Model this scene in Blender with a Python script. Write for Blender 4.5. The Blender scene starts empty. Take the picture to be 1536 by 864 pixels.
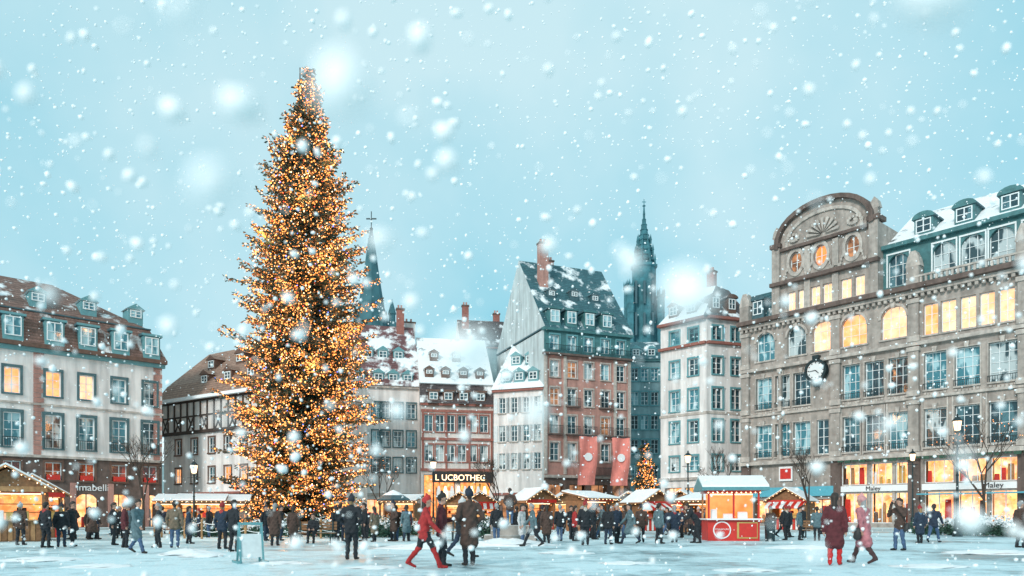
import bpy, bmesh, math, random
import numpy as np
from mathutils import Vector, Matrix
random.seed(7)
R=random.random; RU=random.uniform
CAMH=1.25; F=1100.; HZ=772.
def XU(u,Y): return (u-768)/F*Y
def ZV(v,Y): return CAMH+(HZ-v)/F*Y
def YG(v): return CAMH*F/(v-HZ)
scene=bpy.context.scene
# ------------------------------------------------------------ materials
MATS={}
def nd(nt,t,**k):
    n=nt.nodes.new(t)
    for a,b in k.items(): setattr(n,a,b)
    return n
def base(name):
    m=bpy.data.materials.new(name); m.use_nodes=True
    nt=m.node_tree; b=nt.nodes['Principled BSDF']
    tc=nd(nt,'ShaderNodeTexCoord'); MATS[name]=m
    return m,nt,b,tc
def noise(nt,tc,scale,detail=4,vec=None,rough=.55):
    n=nd(nt,'ShaderNodeTexNoise'); n.inputs['Scale'].default_value=scale; n.inputs['Detail'].default_value=detail
    n.inputs['Roughness'].default_value=rough
    nt.links.new(vec if vec else tc.outputs['Object'],n.inputs['Vector']); return n
def ramp(nt,src,stops):
    r=nd(nt,'ShaderNodeValToRGB'); e=r.color_ramp.elements
    e[0].position=stops[0][0]; e[0].color=(*stops[0][1],1)
    e[1].position=stops[-1][0]; e[1].color=(*stops[-1][1],1)
    for p,c in stops[1:-1]:
        x=e.new(p); x.color=(*c,1)
    nt.links.new(src,r.inputs[0]); return r
def mixc(nt,fac,a,b,mode='MIX'):
    m=nd(nt,'ShaderNodeMix',data_type='RGBA',blend_type=mode)
    for i,v in ((0,fac),(6,a),(7,b)):
        if hasattr(v,'links') or hasattr(v,'is_linked'): nt.links.new(v,m.inputs[i])
        elif isinstance(v,(int,float)): m.inputs[i].default_value=v
        else: m.inputs[i].default_value=(*v,1)
    return m.outputs[2]
def mapped(nt,tc,sc):
    mp=nd(nt,'ShaderNodeMapping'); mp.inputs['Scale'].default_value=sc
    nt.links.new(tc.outputs['Object'],mp.inputs[0]); return mp.outputs[0]
def bumpn(nt,b,src,st,dist=.05):
    bp=nd(nt,'ShaderNodeBump'); bp.inputs['Strength'].default_value=st; bp.inputs['Distance'].default_value=dist
    nt.links.new(src,bp.inputs['Height']); nt.links.new(bp.outputs[0],b.inputs['Normal'])
def plain(name,col,rough=.8,var=.2,scale=2.,metal=0,bump=.3,streak=False):
    m,nt,b,tc=base(name)
    n=noise(nt,tc,scale,6)
    lo=tuple(c*(1-var) for c in col); hi=tuple(min(1,c*(1+var)) for c in col)
    r=ramp(nt,n.outputs[0],[(.3,lo),(.7,hi)]); out=r.outputs[0]
    if streak:
        n2=noise(nt,tc,1.,5,mapped(nt,tc,(1.6,1.6,.18)))
        r2=ramp(nt,n2.outputs[0],[(.35,(.64,.64,.64)),(.6,(1,1,1))])
        out=mixc(nt,.85,out,r2.outputs[0],'MULTIPLY')
    nt.links.new(out,b.inputs['Base Color'])
    b.inputs['Roughness'].default_value=rough; b.inputs['Metallic'].default_value=metal
    if bump: bumpn(nt,b,n.outputs[0],bump,.03)
    return m
def tiles(name,c1,c2,snow,amt,rows=.28):
    m,nt,b,tc=base(name)
    w=nd(nt,'ShaderNodeTexWave',wave_type='BANDS',bands_direction='Z'); w.inputs['Scale'].default_value=.32/rows*1.0
    w.inputs['Distortion'].default_value=.6; nt.links.new(tc.outputs['Object'],w.inputs[0])
    n=noise(nt,tc,2.2,6); r=ramp(nt,n.outputs[0],[(.3,c1),(.7,c2)])
    n3=noise(nt,tc,9,2); 
    t=mixc(nt,.35,r.outputs[0],w.outputs[0],'MULTIPLY')
    r3=ramp(nt,n3.outputs[0],[(.35,(.6,.6,.6)),(.65,(1.2,1.2,1.2))]); t=mixc(nt,.8,t,r3.outputs[0],'MULTIPLY')
    n2=noise(nt,tc,.55,7,mapped(nt,tc,(1,1,.8)),.6)
    mk=ramp(nt,n2.outputs[0],[(1-amt-.05,(0,0,0)),(1-amt+.05,(1,1,1))])
    o=mixc(nt,mk.outputs[0],t,snow)
    nt.links.new(o,b.inputs['Base Color']); b.inputs['Roughness'].default_value=.75
    bumpn(nt,b,mk.outputs[0],.5,.08)
    return m
def glass(name,dark,curt_refl,thr,rough=.07):
    m,nt,b,tc=base(name)
    n=noise(nt,tc,.9,2,mapped(nt,tc,(1.3,1.3,.5)))
    r=ramp(nt,n.outputs[0],[(thr,dark),(thr+.06,curt_refl)])
    nt.links.new(r.outputs[0],b.inputs['Base Color']); b.inputs['Roughness'].default_value=rough
    b.inputs['Specular IOR Level'].default_value=.9
    n2=noise(nt,tc,.7,1); bumpn(nt,b,n2.outputs[0],.25,.05)
def emis(name,c1,c2,st,scale=1.2,vor=False,sampling=None,thr=(.35,.65)):
    m,nt,b,tc=base(name)
    n=noise(nt,tc,scale,4)
    r=ramp(nt,n.outputs[0],[(thr[0],c1),(thr[1],c2)]); out=r.outputs[0]
    if vor:
        v=nd(nt,'ShaderNodeTexVoronoi'); v.inputs['Scale'].default_value=2.6; nt.links.new(tc.outputs['Object'],v.inputs['Vector'])
        hs=nd(nt,'ShaderNodeHueSaturation'); hs.inputs['Saturation'].default_value=.55; nt.links.new(v.outputs['Color'],hs.inputs['Color'])
        out=mixc(nt,.55,out,hs.outputs[0],'MULTIPLY')
    nt.links.new(out,b.inputs['Emission Color']); b.inputs['Emission Strength'].default_value=st
    b.inputs['Base Color'].default_value=(*[c*.5 for c in c1],1); b.inputs['Roughness'].default_value=.3
    if sampling: m.cycles.emission_sampling=sampling
SNOW=(.84,.89,.91)
plain('white_plaster',(.80,.78,.76),.85,.06,1.2,streak=True)
plain('cream_plaster',(.66,.63,.60),.85,.1,1.2,streak=True)
plain('grey_plaster',(.28,.41,.43),.85,.12,1.2,streak=True)
plain('pale_gable',(.54,.62,.63),.85,.1,.8,streak=True)
plain('pink_sandstone',(.46,.25,.21),.85,.15,2,streak=True)
plain('stone',(.385,.345,.31),.85,.22,2.2,streak=True)
plain('stone_dark',(.15,.11,.095),.85,.25,2.5,streak=True)
plain('stone_trim',(.50,.455,.41),.8,.22,3,streak=True)
plain('red_trim',(.30,.12,.095),.8,.2,3)
plain('brown_trim',(.13,.075,.055),.7,.25,3)
plain('grey_trim',(.07,.14,.155),.7,.2,3)
plain('frame_white',(.76,.82,.83),.5,.06,5,bump=0)
plain('frame_dark',(.05,.09,.10),.5,.1,5,bump=0)
plain('frame_teal',(.12,.31,.34),.5,.1,5,bump=0)
plain('timber_dark',(.05,.035,.028),.8,.3,4)
plain('wood_hut',(.24,.12,.055),.75,.3,6)
plain('wood_light',(.40,.22,.10),.75,.3,6)
plain('iron',(.03,.05,.055),.45,.2,8,.6)
plain('slate',(.05,.11,.13),.6,.25,3)
plain('snow',SNOW,.7,.05,5,bump=.6)
plain('red_paint',(.58,.03,.02),.45,.12,4,bump=.1)
plain('banner_red',(.72,.24,.20),.8,.12,2)
plain('shutter_white',(.62,.68,.69),.6,.1,5)
plain('copper',(.055,.17,.18),.55,.3,2.)
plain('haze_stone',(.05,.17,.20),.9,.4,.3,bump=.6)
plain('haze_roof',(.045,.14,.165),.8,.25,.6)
plain('bark',(.06,.045,.035),.9,.3,8)
plain('paving_edge',(.36,.42,.43),.8,.15,3)
plain('evergreen',(.035,.09,.06),.8,.4,5,bump=0)
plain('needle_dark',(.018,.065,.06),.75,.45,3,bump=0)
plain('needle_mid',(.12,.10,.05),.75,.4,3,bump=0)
plain('needle_tip_glow',(.30,.16,.07),.75,.35,3,bump=0)  # orange glow of the bulbs painted into the outer needle colour
plain('clock_white',(.75,.78,.78),.4,.03,5,bump=0)
plain('sign_black',(.02,.022,.025),.5,.2,5,bump=0)
plain('sign_white',(.8,.82,.82),.5,.03,5,bump=0)
plain('sign_blue',(.10,.40,.50),.5,.08,5,bump=0)
plain('gold',(.6,.42,.14),.4,.1,5,.5,bump=0)
tiles('tile_brown',(.17,.095,.075),(.31,.19,.155),SNOW,.41)
tiles('tile_brown2',(.28,.16,.11),(.44,.28,.21),SNOW,.27)
tiles('tile_red',(.14,.06,.065),(.25,.12,.12),SNOW,.50)
tiles('tile_snowy',(.06,.10,.12),(.15,.17,.18),SNOW,.64)
tiles('tile_slate',(.03,.11,.135),(.06,.18,.21),SNOW,.41)
tiles('tile_dark',(.06,.05,.055),(.12,.10,.10),SNOW,.42)
glass('glass_dark',(.015,.045,.06),(.08,.18,.21),.5)
glass('glass_curtain',(.03,.06,.07),(.48,.56,.57),.45,.12)
glass('glass_blue',(.05,.20,.25),(.36,.58,.63),.50)  # blue sky reflection painted into the pane colour
glass('glass_red',(.12,.02,.015),(.5,.07,.04),.45,.15)
emis('lit_warm',(1.,.32,.09),(1.,.58,.28),1.2)
emis('lit_pale',(1.,.48,.24),(1.,.76,.52),1.15)
emis('lit_orange',(.8,.20,.04),(1.,.44,.14),1.2)
emis('lit_dim',(.10,.05,.03),(.8,.36,.16),.9)
emis('shop',(1.,.32,.09),(1.,.70,.38),1.9,1.6,vor=True)
emis('hut_glow',(.9,.24,.05),(1.,.55,.20),1.6,2.5,vor=True)
emis('bulb_warm',(1.,.27,.05),(1.,.42,.12),3.4,1.,sampling='NONE')
emis('bulb_white',(1.,.60,.30),(1.,.72,.42),5.,1.,sampling='NONE')
emis('bulb_red',(1.,.06,.03),(1.,.10,.04),2.5,1.,sampling='NONE')
emis('bulb_blue',(.12,.18,1.),(.25,.35,1.),3.,1.,sampling='NONE')
emis('lantern',(1.,.6,.3),(1.,.75,.5),3.)
m,nt,b,tc=base('snowflake'); b.inputs['Base Color'].default_value=(.98,.98,.98,1); b.inputs['Roughness'].default_value=1
def ground_mat(name,amt,joints=True):
    m,nt,b,tc=base(name)
    br=nd(nt,'ShaderNodeTexBrick'); br.inputs['Scale'].default_value=1.; br.inputs['Brick Width'].default_value=.9; br.inputs['Row Height'].default_value=.6
    br.inputs['Mortar Size'].default_value=.012
    br.inputs['Color1'].default_value=(.09,.22,.26,1); br.inputs['Color2'].default_value=(.13,.27,.31,1); br.inputs['Mortar'].default_value=(.05,.10,.12,1)
    nt.links.new(tc.outputs['Object'],br.inputs[0])
    n1=noise(nt,tc,.16,8,None,.62); n2=noise(nt,tc,1.7,8,None,.6); n3=noise(nt,tc,14,4)
    ad=nd(nt,'ShaderNodeMath',operation='MULTIPLY_ADD'); nt.links.new(n2.outputs[0],ad.inputs[0]); ad.inputs[1].default_value=.55; nt.links.new(n1.outputs[0],ad.inputs[2])
    mk=ramp(nt,ad.outputs[0],[(amt,(.15,.15,.15)),(amt+.07,(.6,.6,.6)),(amt+.18,(1,1,1))])
    sn=ramp(nt,n3.outputs[0],[(.3,(.46,.72,.79)),(.7,(.78,.90,.93))])
    o=mixc(nt,mk.outputs[0],br.outputs[0],sn.outputs[0])
    nt.links.new(o,b.inputs['Base Color'])
    rr=ramp(nt,mk.outputs[0],[(0,(.2,.2,.2)),(1,(.7,.7,.7))]); nt.links.new(rr.outputs[0],b.inputs['Roughness'])
    h=nd(nt,'ShaderNodeMath',operation='MULTIPLY_ADD'); nt.links.new(n3.outputs[0],h.inputs[0]); h.inputs[1].default_value=.25; nt.links.new(mk.outputs[0],h.inputs[2])
    bumpn(nt,b,h.outputs[0],.6,.05)
ground_mat('snowy_paving',.64)
ground_mat('trodden_snow',.52)

# ------------------------------------------------------------ mesh builder
class MB:
    def __init__(s): s.v=[];s.f=[];s.m=[];s.ml=[]
    def mi(s,mat):
        if mat not in s.ml: s.ml.append(mat)
        return s.ml.index(mat)
    def add(s,vs,fs,mat):
        k=len(s.v); s.v+= [tuple(p) for p in vs]; i=s.mi(mat)
        for f in fs: s.f.append(tuple(k+j for j in f)); s.m.append(i)
    def make(s,name,parent=None,smooth=False):
        me=bpy.data.meshes.new(name); me.from_pydata(s.v,[],s.f)
        for x in s.ml: me.materials.append(MATS[x])
        me.polygons.foreach_set('material_index',s.m)
        if smooth: me.polygons.foreach_set('use_smooth',[True]*len(s.f))
        me.update()
        o=bpy.data.objects.new(name,me); scene.collection.objects.link(o)
        if parent: o.parent=parent
        return o
class Fr:
    def __init__(s,x0,y0,x1,y1):
        s.o=(x0,y0); L=math.hypot(x1-x0,y1-y0); s.L=L; s.d=((x1-x0)/L,(y1-y0)/L); s.n=(s.d[1],-s.d[0])
    def P(s,t,z,o=0): return (s.o[0]+t*s.d[0]+o*s.n[0], s.o[1]+t*s.d[1]+o*s.n[1], z)
    def s(s,u):
        a=(u-768)/F; return (a*s.o[1]-s.o[0])/(s.d[0]-a*s.d[1])
    def z(s,u,v):
        t=s.s(u); return ZV(v,s.o[1]+t*s.d[1])
def frU(u0,Y0,u1,Y1): return Fr(XU(u0,Y0),Y0,XU(u1,Y1),Y1)
class Thing:
    def __init__(s,name): s.name=name; s.p={}; s.holes=[]; s.extra=[]
    def part(s,n):
        if n not in s.p: s.p[n]=MB()
        return s.p[n]
    def box(s,pn,fr,a,b,z0,z1,o0,o1,mat,mat_top=None):
        mb=s.part(pn); P=fr.P
        v=[P(a,z0,o0),P(b,z0,o0),P(b,z0,o1),P(a,z0,o1),P(a,z1,o0),P(b,z1,o0),P(b,z1,o1),P(a,z1,o1)]
        mb.add(v,[(0,3,2,1),(0,1,5,4),(1,2,6,5),(2,3,7,6),(3,0,4,7)],mat)
        mb.add(v[4:],[(0,1,2,3)],mat_top or mat)
    def poly(s,pn,pts,mat): s.part(pn).add(pts,[tuple(range(len(pts)))],mat)
    def prism(s,pn,fr,a,b,prof,mats,cap):
        n=len(prof); A=[fr.P(a,z,o) for o,z in prof]; B=[fr.P(b,z,o) for o,z in prof]
        for i in range(n):
            j=(i+1)%n; s.poly(pn,[A[i],B[i],B[j],A[j]],mats[i] if isinstance(mats,list) else mats)
        s.poly(pn,A,cap); s.poly(pn,B,cap)
    def prism_o(s,pn,fr,o0,o1,prof,mat,cap):
        n=len(prof); A=[fr.P(t,z,o0) for t,z in prof]; B=[fr.P(t,z,o1) for t,z in prof]
        for i in range(n):
            j=(i+1)%n; s.poly(pn,[A[i],B[i],B[j],A[j]],mat)
        s.poly(pn,A,cap); s.poly(pn,B,cap)
    def win(s,fr,a,b,z0,z1,g,nx=2,nz=3,sur=None,sill=True,kind='r',fm='frame_white',rev=.24,fw=.07,sw=.16,hole=True,o=0,fill=True,snow=.0):
        if hole: s.holes.append((a,b,z0,z1,kind,rev))
        w=s.part('windows')
        P=fr.P
        if fill: w.add([P(a,z0,o-rev),P(b,z0,o-rev),P(b,z1,o-rev),P(a,z1,o-rev)],[(0,1,2,3)],g)
        fo0,fo1=o-rev+.004,o-rev+.07
        s.box('frames',fr,a,a+fw,z0,z1,fo0,fo1,fm); s.box('frames',fr,b-fw,b,z0,z1,fo0,fo1,fm)
        s.box('frames',fr,a+fw,b-fw,z1-fw,z1,fo0,fo1-.003,fm); s.box('frames',fr,a+fw,b-fw,z0,z0+fw,fo0,fo1-.003,fm)
        for i in range(1,nx):
            c=a+(b-a)*i/nx; h=fw*.5 if i*2==nx else fw*.32
            s.box('frames',fr,c-h,c+h,z0+fw,z1-fw,fo0,fo1-.006,fm)
        for i in range(1,nz):
            c=z0+(z1-z0)*i/nz; s.box('frames',fr,a+fw,b-fw,c-fw*.3,c+fw*.3,fo0,fo1-.012,fm)
        if sur:
            s.box('trim',fr,a-sw,a-.005,z0,z1,o+.003,o+.07,sur); s.box('trim',fr,b+.005,b+sw,z0,z1,o+.003,o+.07,sur)
            s.box('trim',fr,a-sw,b+sw,z1+.005,z1+sw*1.2,o+.003,o+.09,sur)
        if sill:
            sm=sur or 'stone_trim'
            s.box('trim',fr,a-sw,b+sw,z0-.14,z0-.005,o+.003,o+.16,sm,'snow' if R()<.7 else sm)
    def wall(s,fr,a,b,z0,z1,mat,o=0,pn='walls'):
        H=[h for h in s.holes if h[0]>=a-.01 and h[1]<=b+.01 and h[2]>=z0-.01 and h[3]<=z1+.01]
        xs=sorted({a,b,*[h[0] for h in H],*[h[1] for h in H]}); zs=sorted({z0,z1,*[h[2] for h in H],*[h[3] for h in H]})
        mb=s.part(pn); P=fr.P
        for j in range(len(zs)-1):
            cz=(zs[j]+zs[j+1])/2; i=0
            while i<len(xs)-1:
                def inh(k):
                    cx=(xs[k]+xs[k+1])/2
                    return any(h[0]<cx<h[1] and h[2]<cz<h[3] for h in H)
                if inh(i): i+=1; continue
                k=i
                while k+1<len(xs)-1 and not inh(k+1): k+=1
                mb.add([P(xs[i],zs[j],o),P(xs[k+1],zs[j],o),P(xs[k+1],zs[j+1],o),P(xs[i],zs[j+1],o)],[(0,1,2,3)],mat); i=k+1
        for h in H:
            x0,x1,y0,y1,k,rev=h
            if k=='r': out=[(x0,y0),(x1,y0),(x1,y1),(x0,y1)]
            else:
                cx=(x0+x1)/2; rx=(x1-x0)/2; N=10
                if k=='a': 
                    ry=min(rx,(y1-y0)*.6); cy=y1-ry
                    arc=[(cx+rx*math.cos(math.pi*i/N),cy+ry*math.sin(math.pi*i/N)) for i in range(N+1)]
                    out=[(x0,y0),(x1,y0)]+arc; tops=arc
                else:
                    ry=(y1-y0)/2; cy=(y0+y1)/2
                    tops=[(cx+rx*math.cos(math.pi*i/N),cy+ry*math.sin(math.pi*i/N)) for i in range(N+1)]
                    bots=[(p[0],2*cy-p[1]) for p in tops]; out=tops+bots[::-1][1:-1]
                    for i in range(N):
                        p,q=bots[i],bots[i+1]; mb.add([P(p[0],p[1],o),P(q[0],q[1],o),P(q[0],y0,o),P(p[0],y0,o)],[(0,1,2,3)],mat)
                for i in range(N):
                    p,q=tops[i],tops[i+1]; mb.add([P(p[0],p[1],o),P(q[0],q[1],o),P(q[0],y1,o),P(p[0],y1,o)],[(0,1,2,3)],mat)
            n=len(out)
            for i in range(n):
                p,q=out[i],out[(i+1)%n]
                mb.add([P(p[0],p[1],o),P(q[0],q[1],o),P(q[0],q[1],o-rev),P(p[0],p[1],o-rev)],[(0,1,2,3)],mat)
    def shell(s,fr,a,b,z0,z1,dep,mat):
        P=fr.P
        s.poly('walls',[P(a,z0,0),P(a,z0,-dep),P(a,z1,-dep),P(a,z1,0)],mat)
        s.poly('walls',[P(b,z0,0),P(b,z0,-dep),P(b,z1,-dep),P(b,z1,0)],mat)
        s.poly('walls',[P(a,z0,-dep),P(b,z0,-dep),P(b,z1,-dep),P(a,z1,-dep)],mat)
    def dormer(s,fr,c,w,z0,h,of,dep,g,wall='slate',roof='snow',style='g',nx=2,nz=2,fm='frame_white',over=.18):
        a,b=c-w/2,c+w/2
        s.box('dormers',fr,a,b,z0-.6,z0+h,of-dep,of,wall)
        s.win(fr,a+.14,b-.14,z0+.08,z0+h-.1,g,nx,nz,None,False,fm=fm,hole=False,rev=-.012,o=of,fw=.08)
        if style=='g': pr=[(a-over,z0+h),(b+over,z0+h),(c,z0+h+w*.42)]
        elif style=='a': pr=[(a-over,z0+h),(b+over,z0+h)]+[(c+(w/2+over)*math.cos(math.pi*i/8),z0+h+w*.38*math.sin(math.pi*i/8)) for i in range(1,8)]
        else: pr=[(a-over,z0+h),(b+over,z0+h),(b+over,z0+h+.2),(a-over,z0+h+.2)]
        s.prism_o('dormers',fr,of-dep,of+.15,pr,roof,wall)
    def rail(s,fr,a,b,z,h,o,mat='iron',step=.16,slab=None,sd=.8):
        if slab: s.box('balconies',fr,a,b,z-.16,z,o-sd,o+.04,slab,'snow')
        s.box('balconies',fr,a,b,z+h-.05,z+h,o-.05,o,mat)
        n=max(2,int((b-a)/step))
        for i in range(n+1):
            t=a+(b-a-.03)*i/n; s.box('balconies',fr,t,t+.03,z,z+h-.05,o-.04,o-.01,mat)
    def text(s,fr,txt,a,z,size,o,mat,ext=.03):
        s.extra.append((fr,txt,a,z,size,o,mat,ext))
    def chimney(s,fr,t,z0,z1,o,w=.9,mat='red_trim'):
        s.box('chimneys',fr,t,t+w,z0,z1,o-w*.7,o,mat); s.box('chimneys',fr,t-.08,t+w+.08,z1,z1+.18,o-w*.7-.08,o+.08,'stone_dark','snow')
        for k in (.25,.65): s.box('chimneys',fr,t+w*k-.1,t+w*k+.1,z1+.18,z1+.6,o-w*.45,o-w*.2,'pink_sandstone')
    def done(s,smooth=()):
        e=bpy.data.objects.new(s.name,None); scene.collection.objects.link(e)
        for n,mb in s.p.items(): mb.make(n,e,n in smooth)
        for fr,txt,a,z,size,o,mat,ext in s.extra:
            c=bpy.data.curves.new('lettering','FONT'); c.body=txt; c.size=size; c.extrude=ext; c.materials.append(MATS[mat])
            ob=bpy.data.objects.new('lettering',c); scene.collection.objects.link(ob); ob.parent=e
            M=Matrix(((fr.d[0],0,fr.n[0],0),(fr.d[1],0,fr.n[1],0),(0,1,0,0),(0,0,0,1))); M.translation=Vector(fr.P(a,z,o)); ob.matrix_local=M
        return e
def pick(ws):
    x=R()*sum(ws.values())
    for k,w in ws.items():
        x-=w
        if x<=0: return k
    return k
def goods(T,fr,a,b,z0,z1,o):
    t=a+.1
    while t<b-.3:
        w=RU(.15,.5); h=RU(.25,.85)*(z1-z0)
        m=pick({'red_paint':2,'gold':2,'wood_light':2,'sign_white':1,'stone_dark':2,'glass_red':1})
        if R()<.8:
            T.prism('displays',fr,t,t+w,[(o-.15,z0),(o+.1,z0),(o+.05,z0+h*.8),(o-.02,z0+h),(o-.1,z0+h*.8)],m,m)
        t+=w+RU(.1,.6)
def shopwin(T,fr,a,b,z0,z1,nx=3,mat='shop',fm='frame_dark',nz=1,gd=True):
    T.win(fr,a,b,z0,z1,mat,nx,nz,None,False,fm=fm,rev=.25,fill=False)
    T.poly('windows',[fr.P(a-.1,z0-.05,-1.2),fr.P(b+.1,z0-.05,-1.2),fr.P(b+.1,z1+.1,-1.2),fr.P(a-.1,z1+.1,-1.2)],mat)
    T.poly('windows',[fr.P(a-.1,z0-.01,-.25),fr.P(b+.1,z0-.01,-.25),fr.P(b+.1,z0-.01,-1.2),fr.P(a-.1,z0-.01,-1.2)],'wood_light')
    if gd: goods(T,fr,a,b,z0,z1,-.6)

# ================================================================ BUILDINGS
T=Thing('white_arcade_building'); f=frU(-110,56.6,243,68.4); L=f.L
def s(u): return f.s(u)
z2=(11.3,13.4); z1=(6.9,9.7); zm=(4.2,5.7)
cols=[18,80,130,179,225]; cs=[s(u) for u in cols]; st=cs[1]-cs[0]
cs=[cs[0]-st*k for k in (2,1)]+cs
lit=['lit_warm','glass_blue','lit_warm','lit_warm','lit_pale','glass_blue','glass_curtain']
for i,c in enumerate(cs):
    T.win(f,c-.55,c+.55,*z2,lit[i],2,3,'grey_trim',sw=.2)
    T.win(f,c-.6,c+.6,*z1,['glass_blue','glass_curtain'][i%3==0],2,4,'grey_trim',sw=.22)
    T.rail(f,c-.7,c+.7,z1[0]-.02,.8,.2)
    T.win(f,c-.62,c+.62,*zm,'glass_red',2,2,'brown_trim',sw=.15)
    T.box('decorations',f,c-.5,c+.5,zm[0]+.02,zm[0]+.45,-.12,.1,'red_paint','snow')
    shopwin(T,f,c-.95,c+.95,.1,3.1,2,'shop','timber_dark'); 
    h=T.holes[-1]; T.holes[-1]=(*h[:4],'a',h[5])
    T.dormer(f,c,1.45,15.85,1.75,.5,1.6,'glass_blue','frame_teal','slate','f')
for k in range(4):
    c=cs[0]+st*(k*1.32+1.4); T.dormer(f,c,1.25,19.5,.85,-1.55,1.8,'glass_blue','frame_teal','snow','g')
T.wall(f,0,L,6.25,15.2,'white_plaster'); T.wall(f,0,L,0,6.05,'stone_dark')
T.box('trim',f,-.1,L+.1,6.05,6.25,-.3,.22,'stone_trim','snow')
T.box('trim',f,-.1,L+.1,10.45,10.62,.003,.12,'stone_trim','snow')
T.box('trim',f,-.3,L+.3,15.2,15.55,-.3,.6,'brown_trim','snow'); T.box('trim',f,-.2,L+.2,14.85,15.2,.003,.3,'frame_teal')
for t in (L-.75,s(50),):
    for k in range(22):
        T.box('quoins',f,t,t+(.75 if k%2 else .55),6.3+k*.4,6.3+k*.4+.36,.004,.06,'pink_sandstone')
T.shell(f,0,L,0,15.2,14,'cream_plaster')
P=f.P
A=[P(-.3,15.55,.5),P(L+.3,15.55,.5),P(L+.3,15.55,-14.3),P(-.3,15.55,-14.3)]
B=[P(.2,18.4,-.6),P(L-.9,18.4,-.6),P(L-.9,18.4,-13.2),P(.2,18.4,-13.2)]
C=[P(.2,22.6,-6.8),P(L-7.5,22.6,-6.8)]
for i in range(4): T.poly('roof',[A[i],A[(i+1)%4],B[(i+1)%4],B[i]],'tile_brown')
T.poly('roof',[B[0],B[1],C[1],C[0]],'tile_brown'); T.poly('roof',[B[1],B[2],C[1]],'tile_brown'); T.poly('roof',[B[2],B[3],C[0],C[1]],'tile_brown'); T.poly('roof',[B[3],B[0],C[0]],'tile_brown')
T.box('trim',f,.1,L-.8,18.38,18.5,-.75,-.5,'slate','snow')
T.text(f,'imabelli',s(114),3.35,.85,.06,'sign_white')
for k in range(8):
    c=cs[0]-st/2+st*k
    if 0<c<L-.3: T.box('pilasters',f,c-.22,c+.22,0,4.,.003,.18,'pink_sandstone')
T.done()

T=Thing('half_timbered_house'); f=frU(246,76,420,66); L=f.L
def s(u): return f.s(u)
for u in (268,292,318,342,366,392):
    c=s(u); T.win(f,c-.5,c+.5,7.3,8.8,pick({'glass_dark':2,'glass_curtain':1,'lit_warm':1}),2,2,'brown_trim',sw=.12,rev=.15)
    T.win(f,c-.5,c+.5,4.4,5.9,pick({'glass_dark':1,'lit_warm':1,'lit_orange':1}),2,2,'brown_trim',sw=.12,rev=.15)
for u in (275,308,345,385): shopwin(T,f,s(u)-1,s(u)+1,.4,3.0,2,'hut_glow','timber_dark')
T.wall(f,0,L,0,9.4,'white_plaster'); T.wall(f,0,L,9.4,12.7,'cream_plaster',o=.25)
T.shell(f,0,L,0,12.7,11,'cream_plaster')
T.box('timbers',f,0,L,9.3,9.6,-.05,.33,'timber_dark'); T.box('timbers',f,0,L,12.4,12.65,.255,.33,'timber_dark'); T.box('timbers',f,0,L,10.95,11.1,.255,.32,'timber_dark')
t=0;k=0
while t<L-.3:
    T.box('timbers',f,t,t+.2,9.6,10.95,.255,.326,'timber_dark'); T.box('timbers',f,t,t+.2,11.1,12.4,.255,.326,'timber_dark')
    if k%2==0 and t+1.1<L:
        for q in (0,1):
            a,b=(t+.2,t+1.05) if q else (t+1.05,t+.2)
            T.prism_o('timbers',f,.256,.31+.005*q,[(a,9.6),(a+.18,9.6),(b+.18,10.95),(b,10.95)],'timber_dark','timber_dark')
    t+=1.1;k+=1
T.prism('roof',f,-.4,L+.4,[(.9,12.6),(-.6,14.6),(-5.5,18.9),(-11.8,12.6)],'tile_brown2','cream_plaster')
T.box('roof',f,-.4,L+.4,12.55,12.85,.7,1.05,'snow')
for u,zz,oo in ((300,14.3,-.5),(335,14.3,-.5),(285,16.3,-2.4),(325,16.5,-2.6),(370,14.3,-.5)): T.dormer(f,s(u),1.2,zz,.9,oo,1.6,'glass_dark','brown_trim','tile_brown2','g')
T.box('awning',f,.5,L-1,3.2,3.4,.05,1.4,'red_trim','snow')
T.done()

def rowhouse(name,f,wallm,eave,ridge,dep,roofm,cols,rows,gl,sur,ww=1.0,shop=True,shopm='shop',dorm=None,dg='glass_dark',shut=False,side='cream_plaster',trim='red_trim',nz=3,balc=(),zs0=3.4,fm='frame_white',roofprof=None):
    T=Thing(name); L=f.L
    for ri,(a,b) in enumerate(rows):
        for c in cols:
            c=f.s(c)
            T.win(f,c-ww/2,c+ww/2,a,b,pick(gl),2,nz,sur,fm=fm,sw=.13)
            if shut:
                for q in (-1,1):
                    x=c+q*(ww/2+.13+ .24); T.box('shutters',f,x-.22,x+.22,a,b,.004,.07,'shutter_white')
            if ri in balc: T.rail(f,c-ww*.75,c+ww*.75,a-.05,.9,.5,slab='stone_dark',sd=.5)
    if shop:
        n=max(1,int(L/3)); w=L/n
        for i in range(n): shopwin(T,f,i*w+.3,(i+1)*w-.3,.3,zs0-.4,2,shopm)
    T.wall(f,0,L,0,eave,wallm); T.shell(f,0,L,0,eave,dep,side)
    T.box('trim',f,-.05,L+.05,zs0,zs0+.3,.003,.25,trim,'snow')
    T.box('trim',f,-.1,L+.1,eave-.25,eave,.003,.35,trim,'snow')
    pr=roofprof or [(.5,eave),(-dep/2,ridge),(-dep-.4,eave)]
    T.prism('roof',f,-.15,L+.15,pr,roofm,side)
    if dorm:
        for u,zz,oo in dorm: T.dormer(f,f.s(u),1.2,zz,1.0,oo,1.6,dg,'frame_teal','snow','g')
    return T
f=frU(395,80,630,84.5)
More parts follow.
